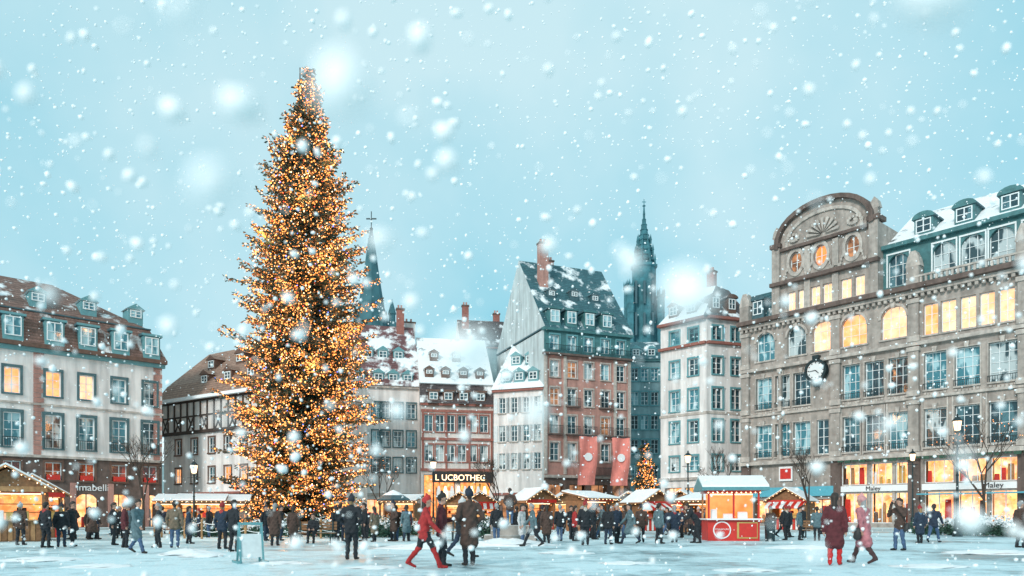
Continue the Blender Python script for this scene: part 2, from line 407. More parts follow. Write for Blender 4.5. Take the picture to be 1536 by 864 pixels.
T=rowhouse('white_town_house',f,'white_plaster',15.9,24.5,14,'tile_red',[410,440,470,500,530,565,578,597,617],[(12.3,14.),(9.0,10.8),(6.1,7.7)],{'glass_dark':3,'glass_curtain':2,'glass_blue':2},'grey_trim',
   dorm=[(u,16.4,-.2) for u in (480,510,540,568,590,612)]+[(u,19.6,-2.9) for u in (555,578,602)],trim='stone_trim')
T.chimney(f,f.s(604),22,26.4,-6); T.chimney(f,f.s(618),20,25.2,-7.5,1.4,'white_plaster'); T.done()
f=frU(631.5,83,740,84.5)
prof=[(.5,13.9),(-.7,16.2),(-.3,16.25),(-8,23.2),(-15,13.9)]
T=rowhouse('timbered_restaurant',f,'cream_plaster',13.9,23,14.6,['tile_dark','snow','tile_snowy','tile_snowy','tile_snowy'],[643,660,676,693,709,726],[(10.7,12.6),(7.3,9.2)],{'glass_curtain':2,'lit_dim':1,'glass_dark':2},'red_trim',ww=.95,
   shop=True,shopm='hut_glow',roofprof=prof,nz=2,zs0=6.2)
L=f.L
T.box('trim',f,0,L,9.7,10.,.003,.2,'red_trim','snow'); T.box('trim',f,0,L,12.9,13.2,.003,.12,'red_trim')
for c in (0.1,L/3,2*L/3-.1,L-.3): T.box('trim',f,c,c+.2,6.5,9.7,.004,.1,'red_trim'); T.box('trim',f,c,c+.2,10,12.9,.004,.1,'red_trim')
for u in (650,672,695,720): T.dormer(f,f.s(u),1.2,14.2,1.,.35,1.3,'glass_dark','brown_trim','snow','f')
for u,zz,oo in ((645,17.4,-1.2),(670,17.4,-1.2),(697,17.4,-1.2),(722,17.4,-1.2),(655,19.9,-3.9),(690,19.9,-3.9)): T.dormer(f,f.s(u),1.0,zz,.6,oo,1.6,'glass_dark','brown_trim','snow','g')
T.box('sign_board',f,f.s(648),f.s(740),4.9,6.1,.26,.34,'sign_black'); T.text(f,'L UCBOTHEC',f.s(652),5.15,.95,.36,'lantern')
T.box('sign_board',f,f.s(668),f.s(735),1.7,2.5,.26,.34,'sign_black'); T.text(f,'WAP NOEL',f.s(671),1.82,.75,.36,'sign_white')
for k in range(9):
    t=f.s(655)+k*.75
    T.prism_o('sign_figures',f,.3,.36,[(t,3.2),(t+.4,3.2),(t+.45,3.8),(t+.3,4.5),(t+.12,4.5),(t-.03,3.8)],'lantern' if k%2 else 'sign_white','lantern' if k%2 else 'sign_white')
T.done()
f=frU(692,98,762,99)
T=rowhouse('rear_gabled_house',f,'grey_plaster',23.8,28.6,10,'tile_dark',[],[],{},None,shop=False,trim='red_trim')
T.chimney(f,.4,26,30,-3); T.chimney(f,5,26,29.6,-5); T.done()
f=frU(740.5,82.5,815,80.4)
T=rowhouse('white_shuttered_house',f,'white_plaster',15.2,21.8,13,'tile_snowy',[753,771,789,806],[(12.6,14.3),(9.4,11.2),(6.3,8.1)],{'glass_dark':3,'glass_curtain':2,'lit_warm':.4},None,ww=.75,shut=True,
   dorm=[(u,16.2,-.4) for u in (757,777,798)]+[(760,18.6,-3.0),(782,18.6,-3.0)],shopm='lit_dim')
T.chimney(f,2.6,20,24,-6.5); T.done()
T=Thing('pink_sandstone_building'); f=Fr(XU(816,80),80,XU(945.5,83.9),83.9); L=f.L
zr=[(16.4,18.2),(13.3,15.2),(10.2,12.2),(7.2,9.2)]
for u in (832,858,883,908,931):
    c=f.s(u)
    for i,(a,b) in enumerate(zr):
        T.win(f,c-.55,c+.55,a,b,pick({'glass_dark':3,'glass_curtain':1.5,'lit_dim':1,'glass_blue':1}),2,3,'stone_trim',sw=.14)
        if i==2 or i==1 and u in(858,908): T.rail(f,c-.85,c+.85,a-.05,.9,.45,slab='stone_dark',sd=.45)
    T.win(f,c-.55,c+.55,19.4,21.,'glass_blue',2,2,'frame_teal',sill=False,fm='frame_white')
for i in range(4): shopwin(T,f,.4+i*L/4,(i+1)*L/4-.3,.3,4.6,2,'lit_dim','brown_trim',2)
T.wall(f,0,L,5.4,18.9,'pink_sandstone'); T.wall(f,0,L,0,5.4,'stone_dark'); T.wall(f,0,L,18.9,21.4,'copper')
T.box('trim',f,-.2,L+.2,18.75,18.95,.003,.55,'stone_dark','snow'); T.rail(f,0,L,18.95,.9,.5)
T.box('trim',f,0,L,5.3,5.6,.003,.35,'stone_trim','snow'); T.rail(f,f.s(880),L-.1,5.7,.8,.6,slab='stone_dark',sd=.55)
T.box('trim',f,-.2,L+.2,21.4,21.7,-.2,.4,'copper','snow')
for c in (.0,f.s(845),f.s(920),L-.35): T.box('pilasters',f,c,c+.35,5.7,18.7,.004,.14,'stone_trim')
T.shell(f,0,L,0,21.5,15,'pale_gable')
P=f.P
T.prism('roof',f,.0,L+.3,[(.35,21.7),(-7.5,31.4),(-15.3,21.7)],'tile_slate','pale_gable')
T.box('roof',f,-.12,.1,21.6,21.75,-15,.35,'slate')
for u in (832,857,884,910): T.dormer(f,f.s(u),1.35,22.3,1.5,.1,1.6,'glass_blue','copper','slate','f')
for u,zz in ((845,26.2),(880,26.4),(912,26.2)): T.dormer(f,f.s(u),1.0,zz,.7,-3.1,1.5,'glass_dark','slate','snow','g')
T.chimney(f,1.4,27.5,32.6,-4.4,1.1,'pink_sandstone')
T.chimney(f,4.,29,32,-8,.8,'pink_sandstone')
T.done()
for u,Y in ((882,78.),(931,79.5)):
    B=Thing('red_banner'); g=frU(u-13,Y,u+13,Y+.3)
    n=8
    for i in range(n):
        for j in range(10):
            def q(i,j): return g.P(g.L*i/n+.18*math.sin(j*.5)*j/10, 9.6-5.2*j/10, .16*math.sin(i*.9+j*.4))
            B.poly('cloth',[q(i,j),q(i+1,j),q(i+1,j+1),q(i,j+1)],'banner_red')
    B.box('pole',g,-.1,g.L+.1,9.6,9.68,-.04,.04,'iron'); B.box('bracket',g,g.L/2-.04,g.L/2+.04,9.68,9.76,-4.,.04,'iron')
    B.prism_o('emblem',g,.19,.2,[(g.L/2+.45*math.cos(k*.63),7.4+.45*math.sin(k*.63)) for k in range(10)],'sign_white','sign_white')
    B.done(smooth=('cloth',))
f=frU(938,100,1000,100)
T=rowhouse('teal_corner_house',f,'grey_plaster',22.4,26.2,12,'tile_slate',[952,967,982],[(19.5,21.2),(16.2,18),(12.9,14.8),(9.6,11.5),(6.2,8)],{'glass_dark':2,'glass_blue':2},'frame_teal',dorm=[(u,23,-.5) for u in(955,978)],trim='copper'); T.done()
T=Thing('white_corner_building'); fa=frU(991,82.2,1060,78.); fb=frU(1060,78.,1122,79.6)
for f,us in ((fa,(1012,1040)),(fb,(1076,1104))):
    for u in us:
        c=f.s(u)
        for i,(a,b) in enumerate([(19.95,21.4),(16.3,18.1),(12.6,14.8),(9.1,11.4),(6.,7.6)]):
            T.win(f,c-.6,c+.6,a,b,pick({'glass_dark':3,'glass_blue':2,'glass_curtain':1}),2,3,'frame_teal',sw=.16,fm='frame_white' if i else 'frame_teal')
    shopwin(T,f,.5,f.L/2-.2,.3,4.2,2,'shop'); shopwin(T,f,f.L/2+.2,f.L-.4,.3,4.2,2,'hut_glow')
    T.wall(f,0,f.L,0,22.1,'white_plaster')
    for z,o,m in ((22.1,.6,'red_trim'),(19.45,.4,'red_trim'),(5.,.3,'stone_trim'),(12.,.08,'stone_trim')): T.box('cornices',f,-.0 if f is fb else -.1,f.L-(.01 if f is fa else 0),z,z+.28,-.1,o,m,'snow')
T.poly('walls',[fa.P(0,0,0),fa.P(0,22.1,0),fa.P(0,22.1,-14),fa.P(0,0,-14)],'cream_plaster')
pa,pb,pc=fa.P(0,22.4,.5),fa.P(fa.L,22.4,.6),fb.P(fb.L,22.4,.5)
qa,qb,qc=fa.P(1.2,26.2,-3.2),fa.P(fa.L-1,26.6,-3.5),fb.P(fb.L,26.6,-3.5)
ra=fa.P(2,22.4,-12); T.poly('roof',[pa,pb,qb,qa],'tile_snowy'); T.poly('roof',[pb,pc,qc,qb],'tile_dark'); T.poly('roof',[pa,qa,ra],'tile_snowy')
tp=fb.P(fb.L*.5,27.6,-8); T.poly('roof',[qa,qb,tp],'tile_snowy'); T.poly('roof',[qb,qc,tp],'snow')
for t in (1.6,3.9): T.dormer(fa,t,1.2,23.2,1.1,-.1,2,'glass_dark','brown_trim','snow','g')
for t in (1.2,3.2): T.dormer(fb,t,1.1,23.3,1.3,-.1,2,'glass_dark','brown_trim','tile_dark','a')
T.chimney(fa,3.4,25,28.4,-4); T.done()

T=Thing('ornate_department_store'); f=Fr(23.5,74.6,39.2,56.2)
def s(u): return f.s(u)
LE=s(1670)
A=(6.9,10.1);B=(11.7,14.8)
grpAB=[(1134,1158),(1163,1185),(1190,1216),(1264,1290),(1297,1326),(1333,1362),(1386,1420),(1432,1470),(1483,1527),(1546,1592),(1604,1655)]
G1={'glass_blue':3,'glass_dark':1.5,'glass_curtain':2,'lit_pale':.35}
for u0,u1 in grpAB:
    a,b=s(u0),s(u1)
    T.win(f,a,b,*A,pick({'glass_blue':2,'glass_dark':2,'glass_curtain':1}),4 if b-a>2 else 3,4,'stone_trim',rev=.38,sw=.08)
    T.win(f,a,b,*B,pick(G1),4 if b-a>2 else 3,4,'stone_trim',rev=.38,sw=.08)
    for z in (A[0],B[0]): T.rail(f,a-.05,b+.05,z,.5,.18)
    c=(a+b)/2   # keystones, aprons with swags
    for zt in (A[1],B[1]): T.prism_o('ornament',f,.005,.24,[(c-.12,zt-.05),(c+.12,zt-.05),(c+.2,zt+.42),(c-.2,zt+.42)],'stone_trim','stone_trim')
    for q in range(7):
        x=a+(b-a)*(q+.5)/7; zz=6.78-.0-.0; T.box('ornament',f,x-.1,x+.1,11.32-.1*math.sin(math.pi*(q+.5)/7),11.5-.1*math.sin(math.pi*(q+.5)/7),.005,.1,'stone_trim')
T.win(f,s(1225),s(1243),*A,'glass_dark',2,4,None,rev=.3)
for i,(u0,u1) in enumerate([(1135,1162),(1181,1209),(1219,1250),(1262,1300),(1322,1360)]):
    a,b=s(u0),s(u1); T.win(f,a,b,16.5,19.3,['glass_blue','glass_curtain','lit_pale','lit_warm','lit_pale'][i],3,3,None,kind='a',rev=.35)
    rx=(b-a)/2; ry=min(rx,2.8*.6); cy=19.3-ry; c=(a+b)/2
    for k in range(12):
        a0,a1=math.pi*k/12,math.pi*(k+1)/12
        q=[f.P(c+(rx+d)*math.cos(t_),cy+(ry+d)*math.sin(t_),.12) for t_,d in ((a0,0),(a1,0),(a1,.22),(a0,.22))]; T.poly('ornament',q,'stone_trim')
        q=[f.P(c+(rx+.22)*math.cos(t_),cy+(ry+.22)*math.sin(t_),o_) for t_,o_ in ((a0,.12),(a1,.12),(a1,0),(a0,0))]; T.poly('ornament',q,'stone_trim')
    T.prism_o('ornament',f,.005,.3,[(c-.13,19.1),(c+.13,19.1),(c+.2,19.58),(c-.2,19.58)],'stone_trim','stone_trim')
for u0,u1 in [(1385,1407),(1411,1434),(1440,1464),(1469,1492),(1498,1522),(1530,1556),(1564,1592),(1600,1630)]:
    T.win(f,s(u0),s(u1),16.3,18.9,pick({'lit_pale':3,'lit_warm':1}),2,3,None,rev=.35,sw=.08)
for u0,u1 in [(1181,1193),(1197,1210),(1216,1230),(1234,1248),(1261,1277),(1282,1297)]:
    T.win(f,s(u0),s(u1),20.9,22.7,'lit_pale',2,2,None,rev=.3,sw=.08)
for u in (1194,1231,1279):
    c=s(u); T.win(f,c-.62,c+.62,24.5,26.4,'lit_dim' if u!=1231 else 'lit_orange',2,2,None,kind='c',rev=.3,sill=False)
    n=20
    for k in range(n):
        a0,a1=2*math.pi*k/n,2*math.pi*(k+1)/n
        def pt(r,a,o): return f.P(c+.64*r*math.cos(a),25.45+.97*r*math.sin(a),o)
        T.poly('trim',[pt(1.,a0,.14),pt(1.,a1,.14),pt(1.42,a1,.14),pt(1.42,a0,.14)],'stone_trim'); T.poly('trim',[pt(1.42,a0,.14),pt(1.42,a1,.14),pt(1.42,a1,0),pt(1.42,a0,0)],'stone_trim')
    for sg in (-1,1):
        for k in range(8): T.box('ornament',f,c+sg*(.75+.07*k)-.07,c+sg*(.75+.07*k)+.07,24.7-.12*k+.2*math.sin(k),24.95-.12*k+.2*math.sin(k),.01,.2+.002*k,'stone_trim')
for u0,u1 in [(1262,1300),(1306,1338),(1343,1370),(1386,1430),(1436,1480),(1486,1530),(1545,1600),(1606,1660)]:
    shopwin(T,f,s(u0),s(u1),3.9,5.8,3,'shop','frame_white'); shopwin(T,f,s(u0),s(u1),.5,3.2,2,'shop','frame_white')
for u0,u1 in [(1130,1165),(1172,1208),(1214,1250)]:
    shopwin(T,f,s(u0),s(u1),.4,2.7,2,'shop','frame_dark')
g0,g1=s(1160),s(1319)
T.wall(f,0,LE,0,6.3,'stone'); T.wall(f,0,LE,6.3,20.2,'stone'); T.wall(f,g0,g1,20.2,27.0,'stone')
cx=(g0+g1)/2; hw=(g1-g0)/2-.7; N=16
arc=[(cx+hw*math.cos(math.pi*k/N),27.0+3.3*math.sin(math.pi*k/N)**.8) for k in range(N+1)]
for k in range(N):
    p,q=arc[k],arc[k+1]
    T.poly('gable',[f.P(p[0],27,0),f.P(p[0],p[1],0),f.P(q[0],q[1],0),f.P(q[0],27,0)],'stone')
    T.poly('gable',[f.P(p[0],27,-1),f.P(p[0],p[1],-1),f.P(q[0],q[1],-1),f.P(q[0],27,-1)],'stone')
    def of(pt,d):
        r=math.hypot(pt[0]-cx,(pt[1]-26)); return (pt[0]+(pt[0]-cx)/r*d, pt[1]+(pt[1]-26)/r*d)
    for d0,d1,o1,m in ((0,.4,.5,'stone_dark'),(-.9,-.6,.18,'stone_trim')):
        a,b,c2,d=of(p,d0),of(q,d0),of(q,d1),of(p,d1)
        T.poly('gable',[f.P(*a,o1),f.P(*b,o1),f.P(*c2,o1),f.P(*d,o1)],m)
        T.poly('gable',[f.P(*a,0.),f.P(*b,0.),f.P(*b,o1),f.P(*a,o1)],m)
        T.poly('gable',[f.P(*d,o1),f.P(*c2,o1),f.P(*c2,-1.1 if d0==0 else 0),f.P(*d,-1.1 if d0==0 else 0)],'snow' if d0==0 and 3<k<13 else m)
for k in range(9):
    a=math.pi*(k+.5)/9
    T.prism_o('ornament',f,.01,.25,[(cx+.25*math.cos(a-.1),27.3+.25*math.sin(a)),(cx+1.5*math.cos(a-.1),27.3+1.5*math.sin(a-.1)),(cx+1.6*math.cos(a),27.3+1.6*math.sin(a)),(cx+1.5*math.cos(a+.1),27.3+1.5*math.sin(a+.1))],'stone_trim','stone_trim')
for sg in (-1,1):
    for k in range(14):
        a=k*.55; r=.75-k*.045; x=cx+sg*(2.9+r*math.cos(a)); z=27.4+.6*r*math.sin(a)+.3
        T.box('ornament',f,x-.12,x+.12,z-.12,z+.12,.01,.22+.002*k,'stone_trim')
for t in (g0,g1-.8):
    T.box('pilasters',f,t,t+.8,20.6,27.2,.004,.3,'stone'); T.box('pilasters',f,t-.15,t+.95,27.2,27.6,-1.1,.45,'stone_dark','snow')
    T.box('finials',f,t+.1,t+.7,27.6,28.3,-.5,.1,'stone'); 
    T.prism_o('finials',f,-.5,.1,[(t-.05,28.3),(t+.85,28.3),(t+.7,28.9),(t+.4,29.3),(t+.1,28.9)],'stone_trim','stone_trim')
for u in (1212,1254):
    t=s(u); T.box('pilasters',f,t-.28,t+.28,20.6,23.4,.004,.22,'stone_trim'); T.box('pilasters',f,t-.28,t+.28,24.1,26.6,.004,.18,'stone_trim')
T.box('cornices',f,g0-.1,g1+.1,23.45,23.8,.005,.6,'stone_dark','snow'); T.box('cornices',f,g0+.9,g1-.9,26.7,26.98,.005,.4,'stone_dark','snow')
for t in (g0,g1): T.poly('gable',[f.P(t,20.2,0),f.P(t,27,0),f.P(t,27,-7),f.P(t,20.2,-7)],'stone')
T.poly('gable',[f.P(g0,27,0),f.P(g1,27,0),f.P(g1,27,-7),f.P(g0,27,-7)],'tile_snowy')
NR=[(cx+(hw-.3)*math.cos(math.pi*k/8),26.8+2.9*math.sin(math.pi*k/8)) for k in range(9)]
T.prism_o('gable_roof',f,-8,-1.1,NR,'tile_snowy','slate')
for z,o,h in ((20.2,.95,.4),(19.85,.5,.33),(15.5,.45,.3),(11.0,.25,.22),(6.15,.6,.35)):
    T.box('cornices',f,-.2,LE,z,z+h,-.05,o,'stone_trim' if z!=20.2 else 'stone_dark','snow')
t=0
while t<LE: T.box('dentils',f,t,t+.25,19.56,19.84,.003,.42,'stone_trim'); t+=.5
for u in (1120,1172,1255,1372,1538,1598,1662):
    t=s(u)
    if t>LE-.8: t=LE-.8
    w=.42 if u!=1172 else .12
    for za,zb in ((6.55,10.95),(11.25,15.45),(15.85,19.5)):
        if u==1172 and za>15: continue
        T.box('pilasters',f,t-w,t+w,za,zb,.004,.34,'stone'); T.box('pilasters',f,t-w-.1,t+w+.1,zb-.4,zb-.05,.006,.46,'stone_trim'); T.box('pilasters',f,t-w-.08,t+w+.08,za+.01,za+.5,.006,.42,'stone_trim')
    if u!=1172: T.box('pilasters',f,t-w-.05,t+w+.05,0,6.1,.004,.25,'stone_dark')
    if u in(1120,1372,1538,1662):
        T.box('finials',f,t-.5,t+.5,20.6,22.2,-.5,.5,'stone'); T.prism_o('finials',f,-.4,.4,[(t-.6,22.2),(t+.6,22.2),(t+.45,22.9),(t+.2,23.5),(t-.2,23.5),(t-.45,22.9)],'stone_trim','stone_trim')
for (u0,u1) in grpAB[3:]:
    c=(s(u0)+s(u1))/2
    for sg in (-1,1): T.box('pilasters',f,c+sg*(s(u1)-s(u0))/2*1.12-.06,c+sg*(s(u1)-s(u0))/2*1.12+.06,6.6,10.9,.004,.15,'stone_trim')
t=s(1375)
while t<LE-.4: 
    T.box('balustrade',f,t,t+.16,20.6,21.2,.3,.46,'stone_trim'); t+=.4
T.box('balustrade',f,s(1375),LE,21.2,21.35,.25,.52,'stone_trim','snow')
for u in (1342,1411,1454,1498,1550,1602):
    c=s(u); w=1.75
    T.win(f,c-w/2,c+w/2,21.2,24.0,'glass_curtain' if u!=1342 else 'glass_dark',3,3,'frame_white',kind='a',hole=True,o=-.8,rev=.25,fm='frame_white',sill=False,sw=.12)
T.wall(f,g1,LE,20.2,24.6,'copper',o=-.8)
T.prism('roof',f,g1+.0,LE,[(-.6,24.6),(-7.2,29.3),(-14,24.6)],'tile_snowy','slate')
T.box('roof',f,g1+.02,LE,24.5,24.85,-.9,-.3,'copper','snow')
for u in (1372,1434,1504,1580): T.dormer(f,s(u),1.5,25.6,1.3,-1.9,2.8,'glass_dark','copper','slate','a')
T.prism('roof',f,-.2,g0-.02,[(-.3,20.6),(-1.8,23.8),(-8,24.5),(-14,20.6)],'tile_slate','slate')
T.dormer(f,1.6,1.3,21.2,1.5,-.1,1.8,'glass_dark','slate','slate','a')
T.shell(f,0,LE,0,20.4,14,'stone')
T.box('sign_board',f,s(1258),s(1372),3.3,3.82,.02,.2,'sign_white'); T.box('sign_board',f,s(1384),LE-.2,3.3,3.82,.02,.2,'sign_white')
T.text(f,'Maley',s(1476),3.38,.6,.22,'sign_black'); T.text(f,'Maley',s(1300),3.38,.55,.22,'sign_black')
T.box('sign_board',f,s(1128),s(1252),3.0,3.9,.02,.3,'sign_blue')
T.box('sign_board',f,s(1170),s(1190),4.5,5.9,.1,.2,'sign_white'); T.box('sign_board',f,s(1172),s(1188),4.7,5.7,.21,.23,'red_paint')
T.box('awning',f,s(1384),LE-.5,2.9,3.0,.1,1.3,'sign_blue','snow')
for k in range(30):
    t=s(1262)+k*(LE-s(1262))/30; T.box('garlands',f,t,t+.5,5.98-.12*(k%2),6.12,.62,.76,'evergreen','snow')
T.done()
K=Thing('wall_clock'); c=s(1229); zc=f.z(1229,557)
g=f
def ring(r0,r1,o0,o1,mat,n=28,pn='case'):
    for k in range(n):
        a,b=2*math.pi*k/n,2*math.pi*(k+1)/n
        q=lambda r,a,o:g.P(c+r*math.cos(a),zc+r*math.sin(a),o)
        K.poly(pn,[q(r0,a,o1),q(r0,b,o1),q(r1,b,o1),q(r1,a,o1)],mat); K.poly(pn,[q(r1,a,o0),q(r1,b,o0),q(r1,b,o1),q(r1,a,o1)],mat)
ring(0,.82,.3,.72,'clock_white',pn='dial'); ring(.82,1.05,.3,.85,'iron')
K.box('bracket',g,c-.15,c+.15,zc-.3,zc+.3,.0,.35,'iron'); K.box('bracket',g,c-.3,c+.3,zc+1.05,zc+1.4,.3,.8,'iron'); K.box('bracket',g,c-.2,c+.2,zc-1.5,zc-1.05,.3,.7,'iron')
for k in range(12):
    a=k*math.pi/6; x,z=c+.7*math.cos(a),zc+.7*math.sin(a); K.box('hour_marks',g,x-.05,x+.05,z-.05,z+.05,.722,.74,'sign_black')
def hand(a,l,w,o):
    dx,dz=math.sin(a),math.cos(a); K.prism_o('hands',g,o,o+.02,[(c-dz*w,zc+dx*w),(c+dz*w,zc-dx*w),(c+dx*l+dz*w*.5,zc+dz*l-dx*w*.5),(c+dx*l-dz*w*.5,zc+dz*l+dx*w*.5)],'sign_black','sign_black')
hand(math.radians(135),.42,.05,.745); hand(math.radians(265),.64,.035,.77); K.done()

T=Thing('cathedral_spire'); Yc=328; xc=XU(966,Yc)
def lathe(mb,cx,cy,prof,n,mat,rot=0):
    rings=[[(cx+r*math.cos(rot+2*math.pi*k/n),cy+r*math.sin(rot+2*math.pi*k/n),z) for k in range(n)] for r,z in prof]
    for i in range(len(prof)-1):
        for k in range(n):
            j=(k+1)%n; mb.add([rings[i][k],rings[i][j],rings[i+1][j],rings[i+1][k]],[(0,1,2,3)],mat)
rot=math.pi/8
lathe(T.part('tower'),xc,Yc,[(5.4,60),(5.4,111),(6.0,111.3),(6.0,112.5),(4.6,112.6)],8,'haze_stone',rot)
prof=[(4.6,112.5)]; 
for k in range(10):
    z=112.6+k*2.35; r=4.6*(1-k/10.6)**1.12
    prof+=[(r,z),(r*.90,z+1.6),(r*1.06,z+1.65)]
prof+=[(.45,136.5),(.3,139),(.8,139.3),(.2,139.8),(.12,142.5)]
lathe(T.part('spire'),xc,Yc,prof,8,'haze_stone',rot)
T.part('cross').add([(xc-.9,Yc,140.9),(xc+.9,Yc,140.9),(xc+.9,Yc,141.3),(xc-.9,Yc,141.3)],[(0,1,2,3)],'haze_stone')
for k in range(8):
    a=rot+k*math.pi/4
    for rr,zt in ((4.9,116),(4.0,120.5),(3.0,125)): 
        lathe(T.part('pinnacles'),xc+rr*math.cos(a),Yc+rr*math.sin(a),[(.4,110),(.4,zt-1.5),(.6,zt-1.4),(0.02,zt+1.5)],5,'haze_stone')
for sx in (-1,1):
    for sy in (-1,1):
        x,y=xc+sx*6.6,Yc+sy*5.0
        zt={(-1,-1):101,(1,-1):97,(-1,1):103,(1,1):99}[(sx,sy)]
        lathe(T.part('stair_turrets'),x,y,[(1.6,60),(1.6,90),(1.9,90.2),(1.6,90.6),(1.6,zt),(2.0,zt+.2),(2.0,zt+1)],6,'haze_stone')
        for k in range(6): lathe(T.part('stair_turrets'),x+1.6*math.cos(k*1.047),y+1.6*math.sin(k*1.047),[(.3,zt+1),(.3,zt+2.3),(.02,zt+4)],4,'haze_stone')
g=Fr(xc-9,Yc-6,xc+9,Yc-6)
for k in range(3):
    for zz in (80,94):
        T.box('lancets',g,4.+k*3.7,4.9+k*3.7,zz,zz+10,-.6,.3,'slate')
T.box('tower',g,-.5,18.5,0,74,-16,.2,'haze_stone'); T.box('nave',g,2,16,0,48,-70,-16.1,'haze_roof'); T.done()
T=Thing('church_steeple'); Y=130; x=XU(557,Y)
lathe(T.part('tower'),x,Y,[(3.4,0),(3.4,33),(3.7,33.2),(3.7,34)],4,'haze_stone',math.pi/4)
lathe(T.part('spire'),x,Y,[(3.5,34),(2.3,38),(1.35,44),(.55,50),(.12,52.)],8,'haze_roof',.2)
lathe(T.part('cross'),x,Y,[(.25,51.6),(.3,52),(.08,52.2),(.08,55.)],6,'iron')
g=Fr(x-.9,Y,x+.9,Y); T.box('cross',g,0,1.8,53.6,53.8,-.08,.08,'iron')
for sx in (-1,1):
    for sy in(-1,1): lathe(T.part('corner_pinnacles'),x+sx*2.3,Y+sy*2.3,[(.4,33),(.4,35.5),(.02,38)],6,'haze_roof')
T.done()
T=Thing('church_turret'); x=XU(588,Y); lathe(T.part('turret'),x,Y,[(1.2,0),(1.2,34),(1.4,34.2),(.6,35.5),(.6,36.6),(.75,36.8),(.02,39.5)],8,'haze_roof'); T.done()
T=Thing('distant_rooftops')
for i in range(46):
    a=RU(-1.0,1.0); Y=RU(108,210); w=RU(9,18); h=RU(9,13); g=Fr(a*Y,Y,a*Y+w,Y+RU(-5,5))
    T.box('walls',g,0,g.L,0,h,-10,0,'grey_plaster'); T.prism('roofs',g,-.3,g.L+.3,[(.4,h),(-5,h+RU(3,5)),(-10.4,h)],'tile_snowy','grey_plaster')
T.done()

# ================================================================ GROUND
mb=MB(); mb.add([(-1500,-300,0),(1500,-300,0),(1500,2500,0),(-1500,2500,0)],[(0,1,2,3)],'snowy_paving'); mb.make('ground')
T=Thing('pavement')
f9=Fr(23.5,74.6,39.2,56.2)
T.box('slab',f9,-1,31,.004,.13,.0,7,'trodden_snow'); T.box('kerb',f9,-1,31,.004,.14,7.,7.25,'paving_edge')
f1=frU(-110,56.6,243,68.4); T.box('slab',f1,0,f1.L,.004,.13,0,5,'trodden_snow'); T.box('kerb',f1,0,f1.L,.004,.14,5.,5.25,'paving_edge')
T.done()
def heap(name,x,y,w,d,h,seed):
    rnd=random.Random(seed); mb=MB(); n=18; m=7; V=[(x,y,h)]
    for j in range(1,m+1):
        for k in range(n):
            a=2*math.pi*k/n; r=j/m; q=1+.25*rnd.uniform(-1,1)*r
            V.append((x+w*r*q*math.cos(a),y+d*r*q*math.sin(a),max(-.02,h*(1-r**1.6)*(1+.35*rnd.uniform(-1,1)))-.01*(j==m)))
    Fc=[(0,1+k,1+(k+1)%n) for k in range(n)]
    for j in range(m-1):
        for k in range(n):
            k2=(k+1)%n; Fc.append((1+j*n+k,1+(j+1)*n+k,1+(j+1)*n+k2,1+j*n+k2))
    mb.add(V,Fc,'snow'); return mb.make(name,None,True)
for i,(u,v,w,h) in enumerate([(285,832,1.1,.16),(300,835,.7,.12),(150,850,.9,.06),(940,845,.8,.05),(560,852,.7,.05),(1120,856,.8,.05),(1400,850,1.,.06),(1490,830,1.6,.12),(640,822,1.8,.18),(760,818,2.,.25),(420,845,.8,.05),(1200,822,1.5,.1),(60,840,1.2,.08),(850,830,1.,.08)]):
    Y=YG(v); heap('snow_heap',XU(u,Y),Y,w,w*.7,h,i)

